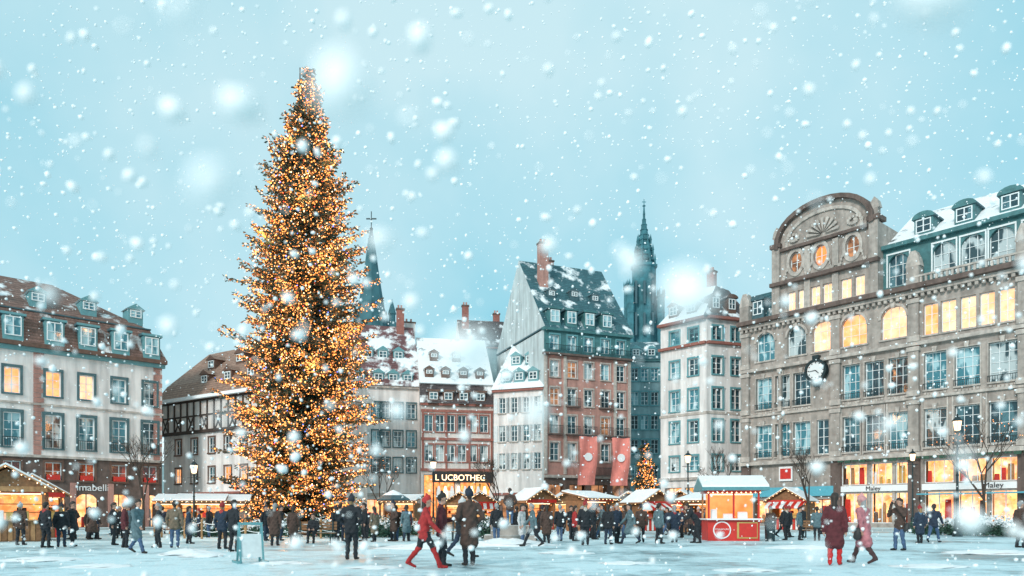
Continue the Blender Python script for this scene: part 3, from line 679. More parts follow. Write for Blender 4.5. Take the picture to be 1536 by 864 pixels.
# ================================================================ TREES
def conifer(name,x,y,H,radf,nlev,nbulb,bulbr,lean=0,leaf=.26,z00=1.2):
    rnd=random.Random(int(H*10)); T=Thing(name)
    tr=T.part('trunk'); prof=[(.011*H*(1-z/H)+.03,z) for z in np.linspace(0,H*.99,8)]
    lathe(tr,x,y,prof,8,'bark')
    V=[];Fc=[];MI=[]; BP=[]
    ml=['needle_dark','needle_mid','needle_tip_glow']
    bra=T.part('limbs')
    for l in range(nlev):
        fz=l/nlev; z0=z00+(H-z00-.25)*fz**.98; Rr=radf(z0/H)
        nb=int(9+6*min(1,Rr/3)); ph=rnd.uniform(0,6.28); tier=(1.14,1.02,.86,.78,.90)[l%5]
        for k in range(nb):
            if rnd.random()<.08: continue
            a=ph+2*math.pi*k/nb+rnd.uniform(-.2,.2); Lb=Rr*tier*rnd.uniform(.74,1.12)
            dr=rnd.uniform(.15,.42)*(1-fz*.8)-.25*fz; cu=rnd.uniform(.15,.35)
            ca,sa=math.cos(a),math.sin(a)
            def pt(t): return Vector((x+lean*z0+ca*Lb*t,y+sa*Lb*t,z0+Lb*(-dr*t+cu*t*t)))
            q=[pt(0),pt(.5),pt(1)]
            for p0,p1,w in ((q[0],q[1],.03+.012*Lb),(q[1],q[2],.02+.004*Lb)):
                bra.add([p0+Vector((0,0,w)),p0-Vector((-sa*w,ca*w,w)),p0+Vector((-sa*w,ca*w,-w)),p1],[(0,1,3),(1,2,3),(2,0,3)],'bark')
            t=.12; step=.155*(leaf/.26)/max(Lb,.3)
            while t<=1.0:
                p=pt(t); tl=(.26+.90*(1-t))*min(1,Lb/2.2+.25)
                for sg in (-1,1):
                    aa=a+sg*rnd.uniform(.5,1.0); d=Vector((math.cos(aa),math.sin(aa),rnd.uniform(-.3,.25)))
                    ns=max(2,int(tl/.16))
                    for j in range(ns):
                        if rnd.random()<.14: continue
                        b0=p+d*(tl*j/ns); ll=leaf*rnd.uniform(.7,1.3)
                        dd=(d+Vector((rnd.uniform(-.5,.5),rnd.uniform(-.5,.5),rnd.uniform(-.45,.45)))).normalized()
                        sd=dd.cross(Vector((rnd.uniform(-1,1),rnd.uniform(-1,1),rnd.uniform(-1,1)))).normalized()*leaf*.28
                        kk=len(V); V+=[tuple(b0-sd),tuple(b0+dd*ll*.6+sd),tuple(b0+dd*ll),tuple(b0+dd*ll*.5-sd)]
                        Fc.append((kk,kk+1,kk+2,kk+3))
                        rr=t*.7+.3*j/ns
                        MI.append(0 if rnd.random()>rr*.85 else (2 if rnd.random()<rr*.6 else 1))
                    if t>.3:
                        BP.append(p+d*tl*rnd.random()); BP.append(p+d*tl*rnd.random())
                t+=step
            BP.append(pt(1.02)); BP.append(pt(.97))
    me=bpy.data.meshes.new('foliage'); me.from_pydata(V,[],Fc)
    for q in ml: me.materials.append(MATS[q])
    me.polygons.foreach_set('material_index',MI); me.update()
    rnd.shuffle(BP); lb=T.part('string_lights'); cells={}
    cnt=0
    for p in BP:
        key=(round(p.x/1.3),round(p.y/1.3),round(p.z/.9)); 
        if key not in cells: cells[key]=rnd.random()
        if rnd.random()>.12+.88*cells[key]**1.3: continue
        cnt+=1
        if cnt>nbulb: break
        r=bulbr*rnd.uniform(.5,1.4); p=p+Vector((rnd.uniform(-.1,.1),rnd.uniform(-.1,.1),rnd.uniform(-.12,.12)))
        w=rnd.random(); m='bulb_warm' if w<.88 else 'bulb_white' if w<.96 else 'bulb_blue' if w<.983 else 'bulb_red'
        lb.add([p+Vector((r,0,0)),p+Vector((-r,0,0)),p+Vector((0,r,0)),p+Vector((0,-r,0)),p+Vector((0,0,r)),p+Vector((0,0,-r))],
            [(0,2,4),(2,1,4),(1,3,4),(3,0,4),(2,0,5),(1,2,5),(3,1,5),(0,3,5)],m)
    e=T.done(); o=bpy.data.objects.new('foliage',me); scene.collection.objects.link(o); o.parent=e
    return e,T
def radf(h):
    pts=[(0,4.0),(.07,4.35),(.2,4.5),(.4,4.3),(.5,3.95),(.6,3.4),(.7,2.8),(.78,2.15),(.86,1.35),(.92,.8),(.97,.38),(1,.1)]
    for (a,ra),(b,rb) in zip(pts,pts[1:]):
        if a<=h<=b: return ra+(rb-ra)*(h-a)/(b-a)
    return .1
TX,TY=XU(450,47),47
te,_=conifer('christmas_tree',TX,TY,30.2,radf,70,19000,.043,lean=.018)
for k in range(34):
    z=1.5+27.5*(k+.5)/34; a=(k*2.39996)%(2*math.pi); r=radf(z/30.1)*.86
    l=bpy.data.lights.new('string_light_glow','POINT'); l.energy=250*(.3+radf(z/30.1)/4.8); l.color=(1,.42,.14); l.shadow_soft_size=.3
    o=bpy.data.objects.new('string_light_glow',l); scene.collection.objects.link(o); o.location=(TX+.018*z+r*math.cos(a),TY+r*math.sin(a),z); o.parent=te
Yt=62; conifer('small_christmas_tree',XU(968,Yt),Yt,7.6,lambda h:1.5*(1-h)**.8+.08,22,800,.05,z00=.6)
def shrub(name,x,y,w,h,seed,snowy=.25,d=None):
    rnd=random.Random(seed); V=[];Fc=[];MI=[]; d=d or w
    for k in range(int(900*w*h+300)):
        a=rnd.uniform(0,6.283); el=math.asin(rnd.random()); r=rnd.uniform(.55,1.)*(1+.18*math.sin(a*5+el*6))
        p=Vector((x+w*r*math.cos(a)*math.cos(el),y+d*r*math.sin(a)*math.cos(el),.05+h*r*math.sin(el)))
        dd=Vector((rnd.uniform(-1,1),rnd.uniform(-1,1),rnd.uniform(-.3,1))).normalized(); sd=dd.cross(Vector((rnd.uniform(-1,1),rnd.uniform(-1,1),.3))).normalized()*.045
        kk=len(V); V+=[tuple(p-sd),tuple(p+sd),tuple(p+dd*.2)]; Fc.append((kk,kk+1,kk+2))
        MI.append(1 if math.sin(el)>.6 and rnd.random()<snowy*2.4 else 0)
    T=Thing(name); st=T.part('stems')
    for k in range(5):
        a=k*1.256; st.add([(x,y,0),(x+.04,y,0),(x+.3*w*math.cos(a),y+.3*d*math.sin(a),h*.7)],[(0,1,2)],'bark')
    e=T.done(); me=bpy.data.meshes.new('foliage'); me.from_pydata(V,[],Fc); me.materials.append(MATS['evergreen']); me.materials.append(MATS['snow'])
    me.polygons.foreach_set('material_index',MI); o=bpy.data.objects.new('foliage',me); scene.collection.objects.link(o); o.parent=e
for i in range(12):
    a=-math.pi*(i+.3)/12; rr=6.3; shrub('evergreen_shrub',TX+rr*math.cos(a),TY+rr*math.sin(a),RU(.6,.9),RU(.7,1.2),i)
for i,(u,v,w,h) in enumerate([(500,806,.8,.9),(545,806,.9,1.1),(588,806,.7,.9),(735,808,.9,1.1),(722,806,.8,1.),(620,803,1.,.8)]): 
    Y=YG(v); shrub('evergreen_shrub',XU(u,Y),Y,w,h,i+40)
for i in range(7):
    u=1385+i*26; Y=46.-i*.9; shrub('snowy_hedge',XU(u,Y),Y,.75,1.1,i+70,.4)
def bare(name,x,y,H,seed,lights=0):
    rnd=random.Random(seed); T=Thing(name); mb=T.part('limbs'); pts=[]
    def seg(p,d,l,r,dep):
        q=p+d*l; up=Vector((0,0,1)) if abs(d.z)<.9 else Vector((1,0,0)); a=d.cross(up).normalized(); b=d.cross(a); r2=r*.68; n=6 if r>.03 else 3
        v=[p+(a*math.cos(k*6.283/n)+b*math.sin(k*6.283/n))*r for k in range(n)]+[q+(a*math.cos(k*6.283/n)+b*math.sin(k*6.283/n))*r2 for k in range(n)]
        mb.add(v,[(k,(k+1)%n,n+(k+1)%n,n+k) for k in range(n)],'bark')
        if dep<4: pts.append(q)
        if dep==0: return
        for k in range(3 if dep>1 else 4):
            nd_=(d+Vector((rnd.uniform(-.7,.7),rnd.uniform(-.7,.7),rnd.uniform(.0,.6)))).normalized(); seg(q,nd_,l*rnd.uniform(.6,.85),r2*.85,dep-1)
    seg(Vector((x,y,0)),Vector((0,0,1)),H*.3,H*.014+.03,5)
    if lights:
        lb=T.part('string_lights')
        for k in range(lights):
            p=rnd.choice(pts)+Vector((rnd.uniform(-.15,.15),rnd.uniform(-.15,.15),rnd.uniform(-.15,.15))); r=.035
            lb.add([p+Vector((r,0,0)),p+Vector((-r,0,0)),p+Vector((0,r,0)),p+Vector((0,-r,0)),p+Vector((0,0,r)),p+Vector((0,0,-r))],[(0,2,4),(2,1,4),(1,3,4),(3,0,4),(2,0,5),(1,2,5),(3,1,5),(0,3,5)],'bulb_warm')
    T.done()
bare('bare_tree',XU(1085,62),62,7.2,3); bare('bare_tree',XU(1213,56),56,6.6,5); bare('bare_tree',XU(1476,52),52,7.8,8,40); bare('bare_tree',XU(215,58),58,7.5,9)
bare('bare_tree',XU(570,70),70,7,11,30); bare('bare_tree',XU(748,72),72,7.5,12)

# ================================================================ STREET FURNITURE
def lamp(u,Y,H):
    x=XU(u,Y); T=Thing('street_lamp'); p=T.part('post')
    lathe(p,x,Y,[(.26,0),(.26,.25),(.17,.3),(.15,.9),(.19,.95),(.09,1.1),(.06,H*.5),(.09,H*.51),(.055,H*.52),(.05,H-1.0),(.12,H-.95),(.05,H-.85)],10,'iron')
    lathe(T.part('lantern_glass'),x,Y,[(.02,H-.85),(.17,H-.8),(.25,H-.3)],6,'lantern')
    lathe(T.part('lantern_cap'),x,Y,[(.31,H-.3),(.29,H-.25),(.12,H-.08),(.05,H-.03),(.07,H+.05),(.01,H+.14)],6,'iron')
    for k in range(6):
        a=k*math.pi/3
        T.part('lantern_cap').add([(x+.17*math.cos(a),Y+.17*math.sin(a),H-.8),(x+.19*math.cos(a+.1),Y+.19*math.sin(a+.1),H-.8),(x+.27*math.cos(a+.07),Y+.27*math.sin(a+.07),H-.3),(x+.26*math.cos(a),Y+.26*math.sin(a),H-.3)],[(0,1,2,3)],'iron')
    g=Fr(x-.45,Y,x+.45,Y); T.box('ladder_bar',g,0,.9,H-1.15,H-1.11,-.02,.02,'iron'); T.done(smooth=('post',))
lamp(1436,42,6.9); lamp(291,50,4.9); lamp(1032,58,6.2); lamp(1369,60,6.5); lamp(650,62,6.)
T=Thing('a_frame_barrier'); Y=19.; x=XU(373,Y); g=Fr(x-.28,Y,x+.25,Y+.3)
for o in (-.28,.28):
    for t in (0,g.L-.05):
        T.prism('legs',g,t,t+.05,[(o,0),(o+.05,0),(.025,1.02),(-.025,1.02)],'frame_teal','frame_teal')
    T.prism('panels',g,.05,g.L-.05,[(o*.85,.15),(o*.85+.02,.15),(o*.25+.02,.75),(o*.25,.75)],'shutter_white','shutter_white')
T.box('top_bar',g,0,g.L,.98,1.05,-.04,.04,'frame_teal')
T.box('feet',g,-.08,.0,0,.06,-.45,.45,'frame_teal'); T.box('feet',g,g.L,g.L+.08,0,.06,-.45,.45,'frame_teal'); T.done()
T=Thing('rope_fence'); pts=[]
for i in range(23):
    a=math.pi+math.pi*i/22; pts.append((TX+8.6*math.cos(a),TY+8.6*math.sin(a)*1.35+2))
for i,(px,py) in enumerate(pts):
    lathe(T.part('posts'),px,py,[(.06,0),(.06,.95),(.075,.96),(.02,1.03)],8,'wood_light')
    if i:
        qx,qy=pts[i-1]
        for zz in (.85,.45):
            for k in range(6):
                z=lambda t: zz-.12*math.sin(math.pi*t)
                a,b=k/6,(k+1)/6; P0=(qx+(px-qx)*a,qy+(py-qy)*a,z(a)); P1=(qx+(px-qx)*b,qy+(py-qy)*b,z(b))
                T.part('ropes').add([P0,P1,(P1[0],P1[1],P1[2]+.035),(P0[0],P0[1],P0[2]+.035),(P0[0],P0[1]+.035,P0[2]+.017),(P1[0],P1[1]+.035,P1[2]+.017)],[(0,1,2,3),(3,2,5,4),(0,1,5,4)],'sign_white')
T.done()
T=Thing('tree_base'); lathe(T.part('plinth'),TX,TY,[(2.4,0),(2.4,.5),(2.2,.6),(0,.62)],16,'wood_hut')
for k in range(10):
    a=-math.pi*k/9; g=Fr(TX+3.4*math.cos(a)-.3,TY+3.4*math.sin(a),TX+3.4*math.cos(a)+.4,TY+3.4*math.sin(a)+.1); h=RU(.4,.8)
    m=['red_paint','gold','sign_white'][k%3]; T.box('gift_boxes',g,0,.7,0,h,-.6,0,m); T.box('ribbons',g,.3,.4,0,h+.01,-.61,.01,'sign_white' if m!='sign_white' else 'red_paint')
T.done()
def bulbs(T,P0,P1,step,sag=.0,m='bulb_white',r=.035):
    P0,P1=Vector(P0),Vector(P1); n=max(1,int((P1-P0).length/step)); lb=T.part('string_lights')
    for k in range(n+1):
        t=k/n; p=P0.lerp(P1,t)-Vector((0,0,sag*math.sin(math.pi*t)))
        lb.add([p+Vector((r,0,0)),p+Vector((-r,0,0)),p+Vector((0,r,0)),p+Vector((0,-r,0)),p+Vector((0,0,r)),p+Vector((0,0,-r))],[(0,2,4),(2,1,4),(1,3,4),(3,0,4),(2,0,5),(1,2,5),(3,1,5),(0,3,5)],m)
def chalet(u,Y,w,ang,h=2.2,gable=True,style=0):
    x=XU(u,Y); c,sn=math.cos(ang),math.sin(ang); g=Fr(x-w/2*c,Y-w/2*sn,x+w/2*c,Y+w/2*sn); T=Thing('market_chalet'); d=2.4
    T.box('counter',g,0,w,0,.95,-.12,0,'wood_hut'); T.box('counter',g,-.05,w+.05,.95,1.02,-.3,.25,'wood_light')
    ca,cb=[('wood_light','wood_hut'),('red_paint','sign_white'),('red_paint','wood_hut')][style]
    for k in range(int(w/.22)): T.box('counter',g,k*.22+.02,k*.22+.19,.04,.93,.003,.02,ca if k%2 else cb)
    for t in (0,w-.12): T.box('posts',g,t,t+.12,1.02,h,-.12,0,'wood_hut')
    T.box('walls',g,0,.06,0,h,-d,-.13,'wood_hut'); T.box('walls',g,w-.06,w,0,h,-d,-.13,'wood_hut'); T.box('walls',g,.06,w-.06,0,h,-d,-d+.06,'wood_hut')
    T.box('glow_back_shelves',g,.1,w-.1,.9,h-.1,-d+.07,-d+.12,'hut_glow')  # emissive back panel added to give the hut its warm interior light
    for z in (1.35,1.75): T.box('glow_back_shelves',g,.1,w-.1,z,z+.04,-d+.12,-d+.4,'wood_light')
    goods(T,g,.1,w-.1,1.02,1.6,-.35); goods(T,g,.1,w-.1,1.39,1.75,-d+.35)
    T.box('lamp_strip',g,.2,w-.2,h-.12,h-.06,-.6,-.5,'lantern')
    T.box('fascia',g,-.1,w+.1,h,h+.25,-.06,.03,'wood_light' if style==0 else 'red_paint')
    if style==1:
        for k in range(int(w/.3)):
            T.prism('striped_awning',g,k*.3,k*.3+.3,[(.05,h+.05),(.05,h+.1),(.9,h-.3),(.9,h-.45)],'red_paint' if k%2 else 'sign_white','sign_white')
    if gable:
        hr=w*.30; T.prism_o('gable',g,-d,-.0,[(0,h+.25),(w,h+.25),(w/2,h+.25+hr*.9)],'wood_hut','wood_hut')
        for sg in (-1,1):
            e=(w/2+sg*(w/2+.35),h+.25-.2); r=(w/2,h+.25+hr)
            T.prism_o('roof',g,-d-.2,.45,[e,(e[0],e[1]+.08),(r[0],r[1]+.08),r],'wood_hut','wood_light')
            T.prism_o('roof_snow',g,-d-.15,.40,[(e[0]-sg*.05,e[1]+.085),(e[0]-sg*.05,e[1]+.16),(r[0],r[1]+.18),(r[0],r[1]+.085)],'snow','snow')
            bulbs(T,g.P(e[0],e[1]-.02,.5),g.P(r[0],r[1]-.02,.5),.35)
    else:
        T.prism('roof',g,-.3,w+.3,[(.6,h+.1),(.6,h+.2),(-d-.2,h+.75),(-d-.2,h+.65)],'wood_hut','wood_hut'); T.prism('roof_snow',g,-.28,w+.28,[(.58,h+.205),(.56,h+.3),(-d-.15,h+.85),(-d-.15,h+.755)],'snow','snow')
        bulbs(T,g.P(-.3,h+.1,.62),g.P(w+.3,h+.1,.62),.35)
    bulbs(T,g.P(0,h-.1,.05),g.P(w,h-.1,.05),.4,.2,'bulb_warm')
    T.done()
for i,a in enumerate([(10,34,3.0,.5),(48,39,2.8,.6),(598,64,2.8,-.1),(720,70,3,.1),(812,60,2.8,.55),(852,68,3.,.1),(899,55,2.6,.6),(943,63,2.7,-.3),(984,56,2.6,.45),(1022,62,2.8,-.5),(1046,51,2.3,-.7),(878,76,3.,0),(690,70,3.,0),(1180,60,3.0,-.7),(1004,72,3,.1)]):
    chalet(a[0],a[1],a[2],a[3],gable=(i%4!=2),style=(0,2,0,1,2)[i%5],h=RU(2.0,2.35))
for u,Y,w in ((300,60,3.4),(340,62,3.2),(265,61,3)): chalet(u,Y,w,.3,gable=False)
T=Thing('red_market_kiosk'); Y=35; x0=XU(1062,Y); x1=XU(1137,Y); g=Fr(x0,Y,x1,Y-.25); w=g.L
T.box('base',g,0,w,0,1.0,-2,0,'red_paint'); T.box('counter',g,-.1,w+.1,1.0,1.07,-2.1,.25,'sign_white')
T.box('base_panel',g,w*.56,w-.1,.12,.9,.004,.03,'gold'); T.box('base_panel',g,w*.6,w-.14,.18,.84,.031,.05,'red_paint')
for t in (0,w*.5-.04,w-.08): T.box('posts',g,t,t+.08,1.07,2.3,-.08,0,'red_paint')
T.box('posts',g,0,.08,1.07,2.3,-2,-1.92,'wood_light'); T.box('posts',g,w-.08,w,1.07,2.3,-2,-1.92,'wood_light')
T.box('back_panel',g,.08,w-.08,1.07,2.25,-1.2,-1.14,'lit_orange'); T.box('fascia',g,-.05,w+.05,2.3,2.5,-2.05,.05,'red_paint')
T.prism('canopy',g,-.35,w+.35,[(.45,2.4),(.5,2.55),(-.9,3.05),(-2.5,2.5),(-2.45,2.4)],'frame_teal','frame_teal')
T.prism('canopy_snow',g,-.33,w+.33,[(.48,2.555),(.42,2.66),(-.9,3.16),(-2.45,2.62),(-2.5,2.505),(-.9,3.055)],'snow','snow')
goods(T,g,.1,w-.1,1.07,1.6,-.4); bulbs(T,g.P(0,2.3,.1),g.P(w,2.3,.1),.2); T.box('lamp_strip',g,.2,w-.2,2.2,2.26,-.7,-.6,'lantern')
T.prism_o('round_sign',g,.01,.04,[(w*.27+.42*math.cos(k*.3307),.52+.42*math.sin(k*.3307)) for k in range(19)],'sign_white','sign_white')
T.prism_o('round_sign',g,.041,.05,[(w*.27+.36*math.cos(k*.3307),.52+.36*math.sin(k*.3307)) for k in range(19)],'red_paint','red_paint')
T.text(g,'STRASBOURG',w*.27-.33,.52,.105,.056,'sign_white',.004); T.text(g,'BIO',w*.27-.12,.34,.14,.056,'sign_white',.004)
T.done()
T=Thing('parasol'); Y=YG(806); x=XU(590,Y); lathe(T.part('pole'),x,Y,[(.3,0),(.3,.08),(.04,.1),(.03,2.5)],8,'iron'); lathe(T.part('canopy'),x,Y,[(.02,2.55),(.6,2.3),(.95,2.08),(.93,2.04),(.3,2.2)],8,'slate'); lathe(T.part('snow_cap'),x,Y,[(.01,2.62),(.45,2.42),(.6,2.315)],8,'snow'); T.done()
T=Thing('stone_plinth'); Y=34.; x=XU(765,Y); g=Fr(x-.9,Y,x+.9,Y); T.box('steps',g,-.3,2.1,0,.3,-1.5,.3,'stone','snow'); T.box('block',g,0,1.8,.3,.75,-1.2,0,'stone','snow'); T.done()
for u,v in ((470,815),(655,812),(1230,808)):
    Y=YG(v); x=XU(u,Y); g=Fr(x-.9,Y,x+.9,Y); T=Thing('park_bench')
    for k in range(4): T.box('seat',g,0,1.8,.43,.47,-.14-.12*k,-.04-.12*k,'wood_hut','snow')
    for k in range(3): T.box('backrest',g,0,1.8,.58+.13*k,.68+.13*k,-.56,-.52,'wood_hut')
    for t in (.15,1.6): T.box('legs',g,t,t+.06,0,.43,-.08,-.03,'iron'); T.box('legs',g,t,t+.06,0,.95,-.52,-.47,'iron')
    T.done()
T=Thing('litter_bin'); Y=YG(812); x=XU(1155,Y); lathe(T.part('body'),x,Y,[(.22,0),(.25,.8),(.27,.82),(.27,.9),(.1,1.0)],12,'iron'); T.done()

# ================================================================ PEOPLE
def cloth(col):
    k='cloth_%d_%d_%d'%tuple(int(c*255) for c in col)
    if k not in MATS: plain(k,col,.85,.3,9,bump=.4)
    return k
for n_,c_ in (('skin',(.52,.30,.22)),('hair_dark',(.03,.02,.015)),('hair_fair',(.30,.18,.08)),('hair_grey',(.3,.3,.3)),('eye',(.03,.03,.03)),('lip',(.35,.12,.1))): plain(n_,c_,.6,.1,9,bump=0)
def cap(vs,fs,p0,r0,p1,r1,n=10):
    p0,p1=Vector(p0),Vector(p1); d=(p1-p0); L=d.length
    d=d.normalized() if L>1e-5 else Vector((0,0,1)); up=Vector((0,0,1)) if abs(d.z)<.9 else Vector((1,0,0)); a=d.cross(up).normalized(); b=d.cross(a)
    rg=[]
    for th in (-80,-50,-20): rg.append((p0+d*(r0*math.sin(math.radians(th))),r0*math.cos(math.radians(th))))
    for th in (20,50,80): rg.append((p1+d*(r1*math.sin(math.radians(th))),r1*math.cos(math.radians(th))))
    k=len(vs)
    for c,r in rg:
        for i in range(n): vs.append(c+(a*math.cos(2*math.pi*i/n)+b*math.sin(2*math.pi*i/n))*r)
    for j in range(len(rg)-1):
        for i in range(n):
            i2=(i+1)%n; fs.append((k+j*n+i,k+j*n+i2,k+(j+1)*n+i2,k+(j+1)*n+i))
    fs.append(tuple(k+i for i in range(n))[::-1]); fs.append(tuple(k+(len(rg)-1)*n+i for i in range(n)))
people=[]
def person(kind,u,v,H,face,coat,trous=(.03,.035,.05),pose='stand',hair='hair_dark',hat=None,long=False,bag=None,boots=None,zoff=0,Y=None,scarf=None):
    Y=Y or YG(v); x=XU(u,Y); rnd=random.Random(int(u*3+v)); sc=H/1.75
    caps=[]
    def C(p0,r0,p1,r1,t): caps.append((Vector(p0),r0,Vector(p1),r1,t))
    stride={'walk':.40,'stand':.06,'photo':.10,'bend':.12,'sit':0}.get(pose,.06)
    bulk=1.0 if kind!='woman' else .92
    hip=.93; 
    if pose=='sit': hip=.55
    lean=.05 if pose=='walk' else .35 if pose=='bend' else 0
    for sg,fw in ((-1,stride),(1,-stride)):
        hx=sg*.09
        if pose=='sit': kn=(sg*.13,-.42,.52); an=(sg*.13,-.44,.09)
        else:
            an=(sg*.10,-fw*.95,.09+(.10 if (fw<0 and pose=='walk') else 0)); kn=(sg*.10,-fw*.42-.05,.50)
        C((hx,0,hip),.112,kn,.078,'leg'); C(kn,.076,an,.062,'leg' if not boots else 'boot')
        to=(an[0]+sg*.02,an[1]-.17,.045 if an[2]<.12 else .05); C((an[0],an[1]+.02,an[2]-.04),.047,to,.04,'boot')
    ch=(0,-lean*.8,hip+.42); nk=(0,-lean-.0,hip+.55)
    C((0,.0,hip+.02),.155*bulk,(0,-lean*.4,hip+.22),.15*bulk,'coat'); C((-.06,-lean*.4,hip+.2),.13*bulk,(-.07,ch[1],hip+.40),.12*bulk,'coat'); C((.06,-lean*.4,hip+.2),.13*bulk,(.07,ch[1],hip+.40),.12*bulk,'coat')
    C((-.165*bulk,ch[1],hip+.46),.08,(.165*bulk,ch[1],hip+.46),.08,'coat'); C((0,ch[1]+.02,hip+.48),.095,(nk[0],nk[1]+.01,nk[2]-.02),.075,'scarf' if scarf else 'coat'); C(nk,.055,(0,nk[1]-.02,hip+.62),.052,'skin')
    if pose!='sit':
        for sg in (-1,1): C((sg*.06,0,hip+.05),.13,(sg*.075,-.0,hip-.12),.135,'coat')
    if long:
        for sg,fw in ((-1,stride),(1,-stride)): C((sg*.05,0,hip),.145,(sg*.085,-fw*.35,.55),.15,'coat')
        C((0,0,hip-.05),.15,(0,0,.56),.15,'coat')
    hd=Vector((0,nk[1]-.03,hip+.70))
    if pose=='bend': hd=Vector((0,nk[1]-.1,hip+.66))
    C(hd+Vector((0,.015,.02)),.098,hd+Vector((0,-.01,.03)),.094,'skin'); C(hd+Vector((0,-.025,-.05)),.07,hd+Vector((0,-.045,-.075)),.05,'skin')
    hm='hat' if hat else 'hair'
    C(hd+Vector((0,.035,.04)),.108,hd+Vector((0,-.005,.075)),.098,hm)
    if hat: C(hd+Vector((0,.02,.16)),.04,hd+Vector((0,.02,.19)),.035,hm)
    if kind=='woman': C(hd+Vector((0,.07,.0)),.075,hd+Vector((0,.09,-.17)),.06,'hair')
    else: C(hd+Vector((0,.06,0)),.07,hd+Vector((0,.06,-.04)),.06,'hair')
    hands=[]
    for sg in (-1,1):
        sh=Vector((sg*.2*bulk,ch[1],hip+.45))
        if pose=='photo': el=sh+Vector((sg*.12,-.16,-.20)); wr=Vector((sg*.07,ch[1]-.30,hip+.66))
        elif pose=='pocket': el=sh+Vector((sg*.10,.08,-.26)); wr=Vector((sg*.19,-.09,hip+.06))
        elif pose=='bend': el=sh+Vector((sg*.03,-.1,-.25)); wr=el+Vector((-sg*.03,-.2,-.1))
        elif pose=='sit': el=sh+Vector((sg*.06,-.06,-.27)); wr=Vector((sg*.12,-.3,hip+.12))
        elif pose=='walk': el=sh+Vector((sg*.06,.12*sg-.0,-.27)); wr=el+Vector((-sg*.0,-.10+.12*sg,-.22))
        elif pose=='hold' and sg>0: el=sh+Vector((.06,-.05,-.27)); wr=el+Vector((-.06,-.22,.02))
        else: el=sh+Vector((sg*.07,.03,-.28)); wr=el+Vector((sg*.0,-.06,-.25))
        C(sh,.08*bulk,el,.064,'coat'); C(el,.066,wr,.05,'coat')
        dr=(wr-el).normalized(); C(wr,.034,wr+dr*.07,.036,'skin' if pose!='pocket' else 'coat')
        hands.append((wr+dr*.08,dr,sg))
    vs=[];fs=[]
    for c in caps: cap(vs,fs,c[0],c[1],c[2],c[3])
    me=bpy.data.meshes.new(kind); me.from_pydata([tuple(p) for p in vs],[],fs); ob=bpy.data.objects.new(kind,me); scene.collection.objects.link(ob)
    rm=ob.modifiers.new('r','REMESH'); rm.mode='VOXEL'; rm.voxel_size=.021; sm=ob.modifiers.new('s','SMOOTH'); sm.iterations=3; sm.factor=.5
    tags={'coat':cloth(coat),'leg':cloth(trous),'boot':cloth(boots or (.02,.018,.016)),'skin':'skin','hair':hair,'hat':cloth(hat or (.02,.02,.02)),'scarf':cloth(scarf or coat)}
    people.append((ob,caps,tags,hd,hands,(x,Y,zoff),face,sc,bag,pose,rnd))
BK=(.016,.02,.025); NV=(.02,.035,.06); BR=(.075,.045,.035); RD=(.38,.03,.03); DR=(.10,.02,.025); KH=(.17,.13,.09); GT=(.10,.16,.18); WH=(.5,.5,.5); PK=(.42,.16,.18); JE=(.06,.11,.2)
D=math.radians
L_=[('man',68,822,1.7,D(160),BK,BK,'stand'),('woman',92,821,1.65,D(200),BK,NV,'stand'),('man',108,820,1.74,D(90),BK,BK,'stand'),('woman',139,810,1.6,D(180),BR,BK,'walk'),
('man',170,818,1.72,D(100),BK,BK,'stand'),('man',187,822,1.7,D(120),DR,BK,'stand'),('woman',205,830,1.72,D(70),GT,JE,'walk'),('woman',238,822,1.66,D(-60),BK,BK,'hold'),('man',262,822,1.75,D(190),KH,JE,'stand'),
('man',333,824,1.66,D(170),NV,BK,'stand'),('man',350,828,1.72,D(150),BK,BK,'pocket'),('woman',412,819,1.68,D(180),BR,BK,'stand'),('man',510,812,1.75,D(160),NV,NV,'stand'),
('man',527,840,1.76,D(175),BK,BK,'pocket'),('woman',636,853,1.66,D(100),RD,BK,'walk'),('man',662,850,1.74,D(95),DR,BK,'hold'),('man',704,849,1.86,D(200),BR,BK,'pocket'),
('man',690,836,1.7,D(90),BK,NV,'walk'),('woman',783,818,1.66,D(60),WH,JE,'stand'),('man',800,820,1.66,D(-90),GT,BK,'walk'),('woman',820,816,1.66,D(180),BR,BK,'stand'),('man',878,818,1.78,D(180),BK,BK,'stand'),
('woman',912,817,1.66,D(150),BK,NV,'stand'),('man',925,815,1.7,D(30),NV,BK,'stand'),('woman',946,816,1.7,D(-80),GT,NV,'walk'),('man',962,814,1.7,D(180),BR,BK,'stand'),('man',988,816,1.72,D(120),GT,BK,'stand'),('woman',1012,814,1.65,D(180),NV,BK,'stand'),
('man',1046,815,1.75,D(-100),BK,BK,'bend'),('woman',1156,810,1.62,D(180),BR,BK,'stand'),
('woman',1252,848,1.76,D(150),DR,BK,'stand'),('woman',1296,846,1.72,D(-150),PK,BR,'walk'),('man',1350,826,1.80,D(-70),BR,JE,'photo'),('woman',1380,815,1.62,D(180),NV,BK,'stand'),('man',1400,814,1.7,D(130),NV,JE,'walk'),
('man',1530,822,1.74,D(90),BR,BK,'stand'),('woman',1120,809,1.65,D(180),KH,BK,'stand'),('man',1175,806,1.7,D(90),BK,BK,'walk'),('woman',548,808,1.6,D(160),BK,BK,'stand'),('man',840,812,1.7,D(200),BK,JE,'stand'),('woman',862,812,1.65,D(100),RD,BK,'stand'),
('man',30,818,1.7,D(180),BR,BK,'stand'),('woman',283,816,1.6,D(120),NV,BK,'stand'),('man',745,815,1.72,D(200),BK,JE,'stand'),('woman',440,817,1.6,D(180),BR,BK,'stand')]
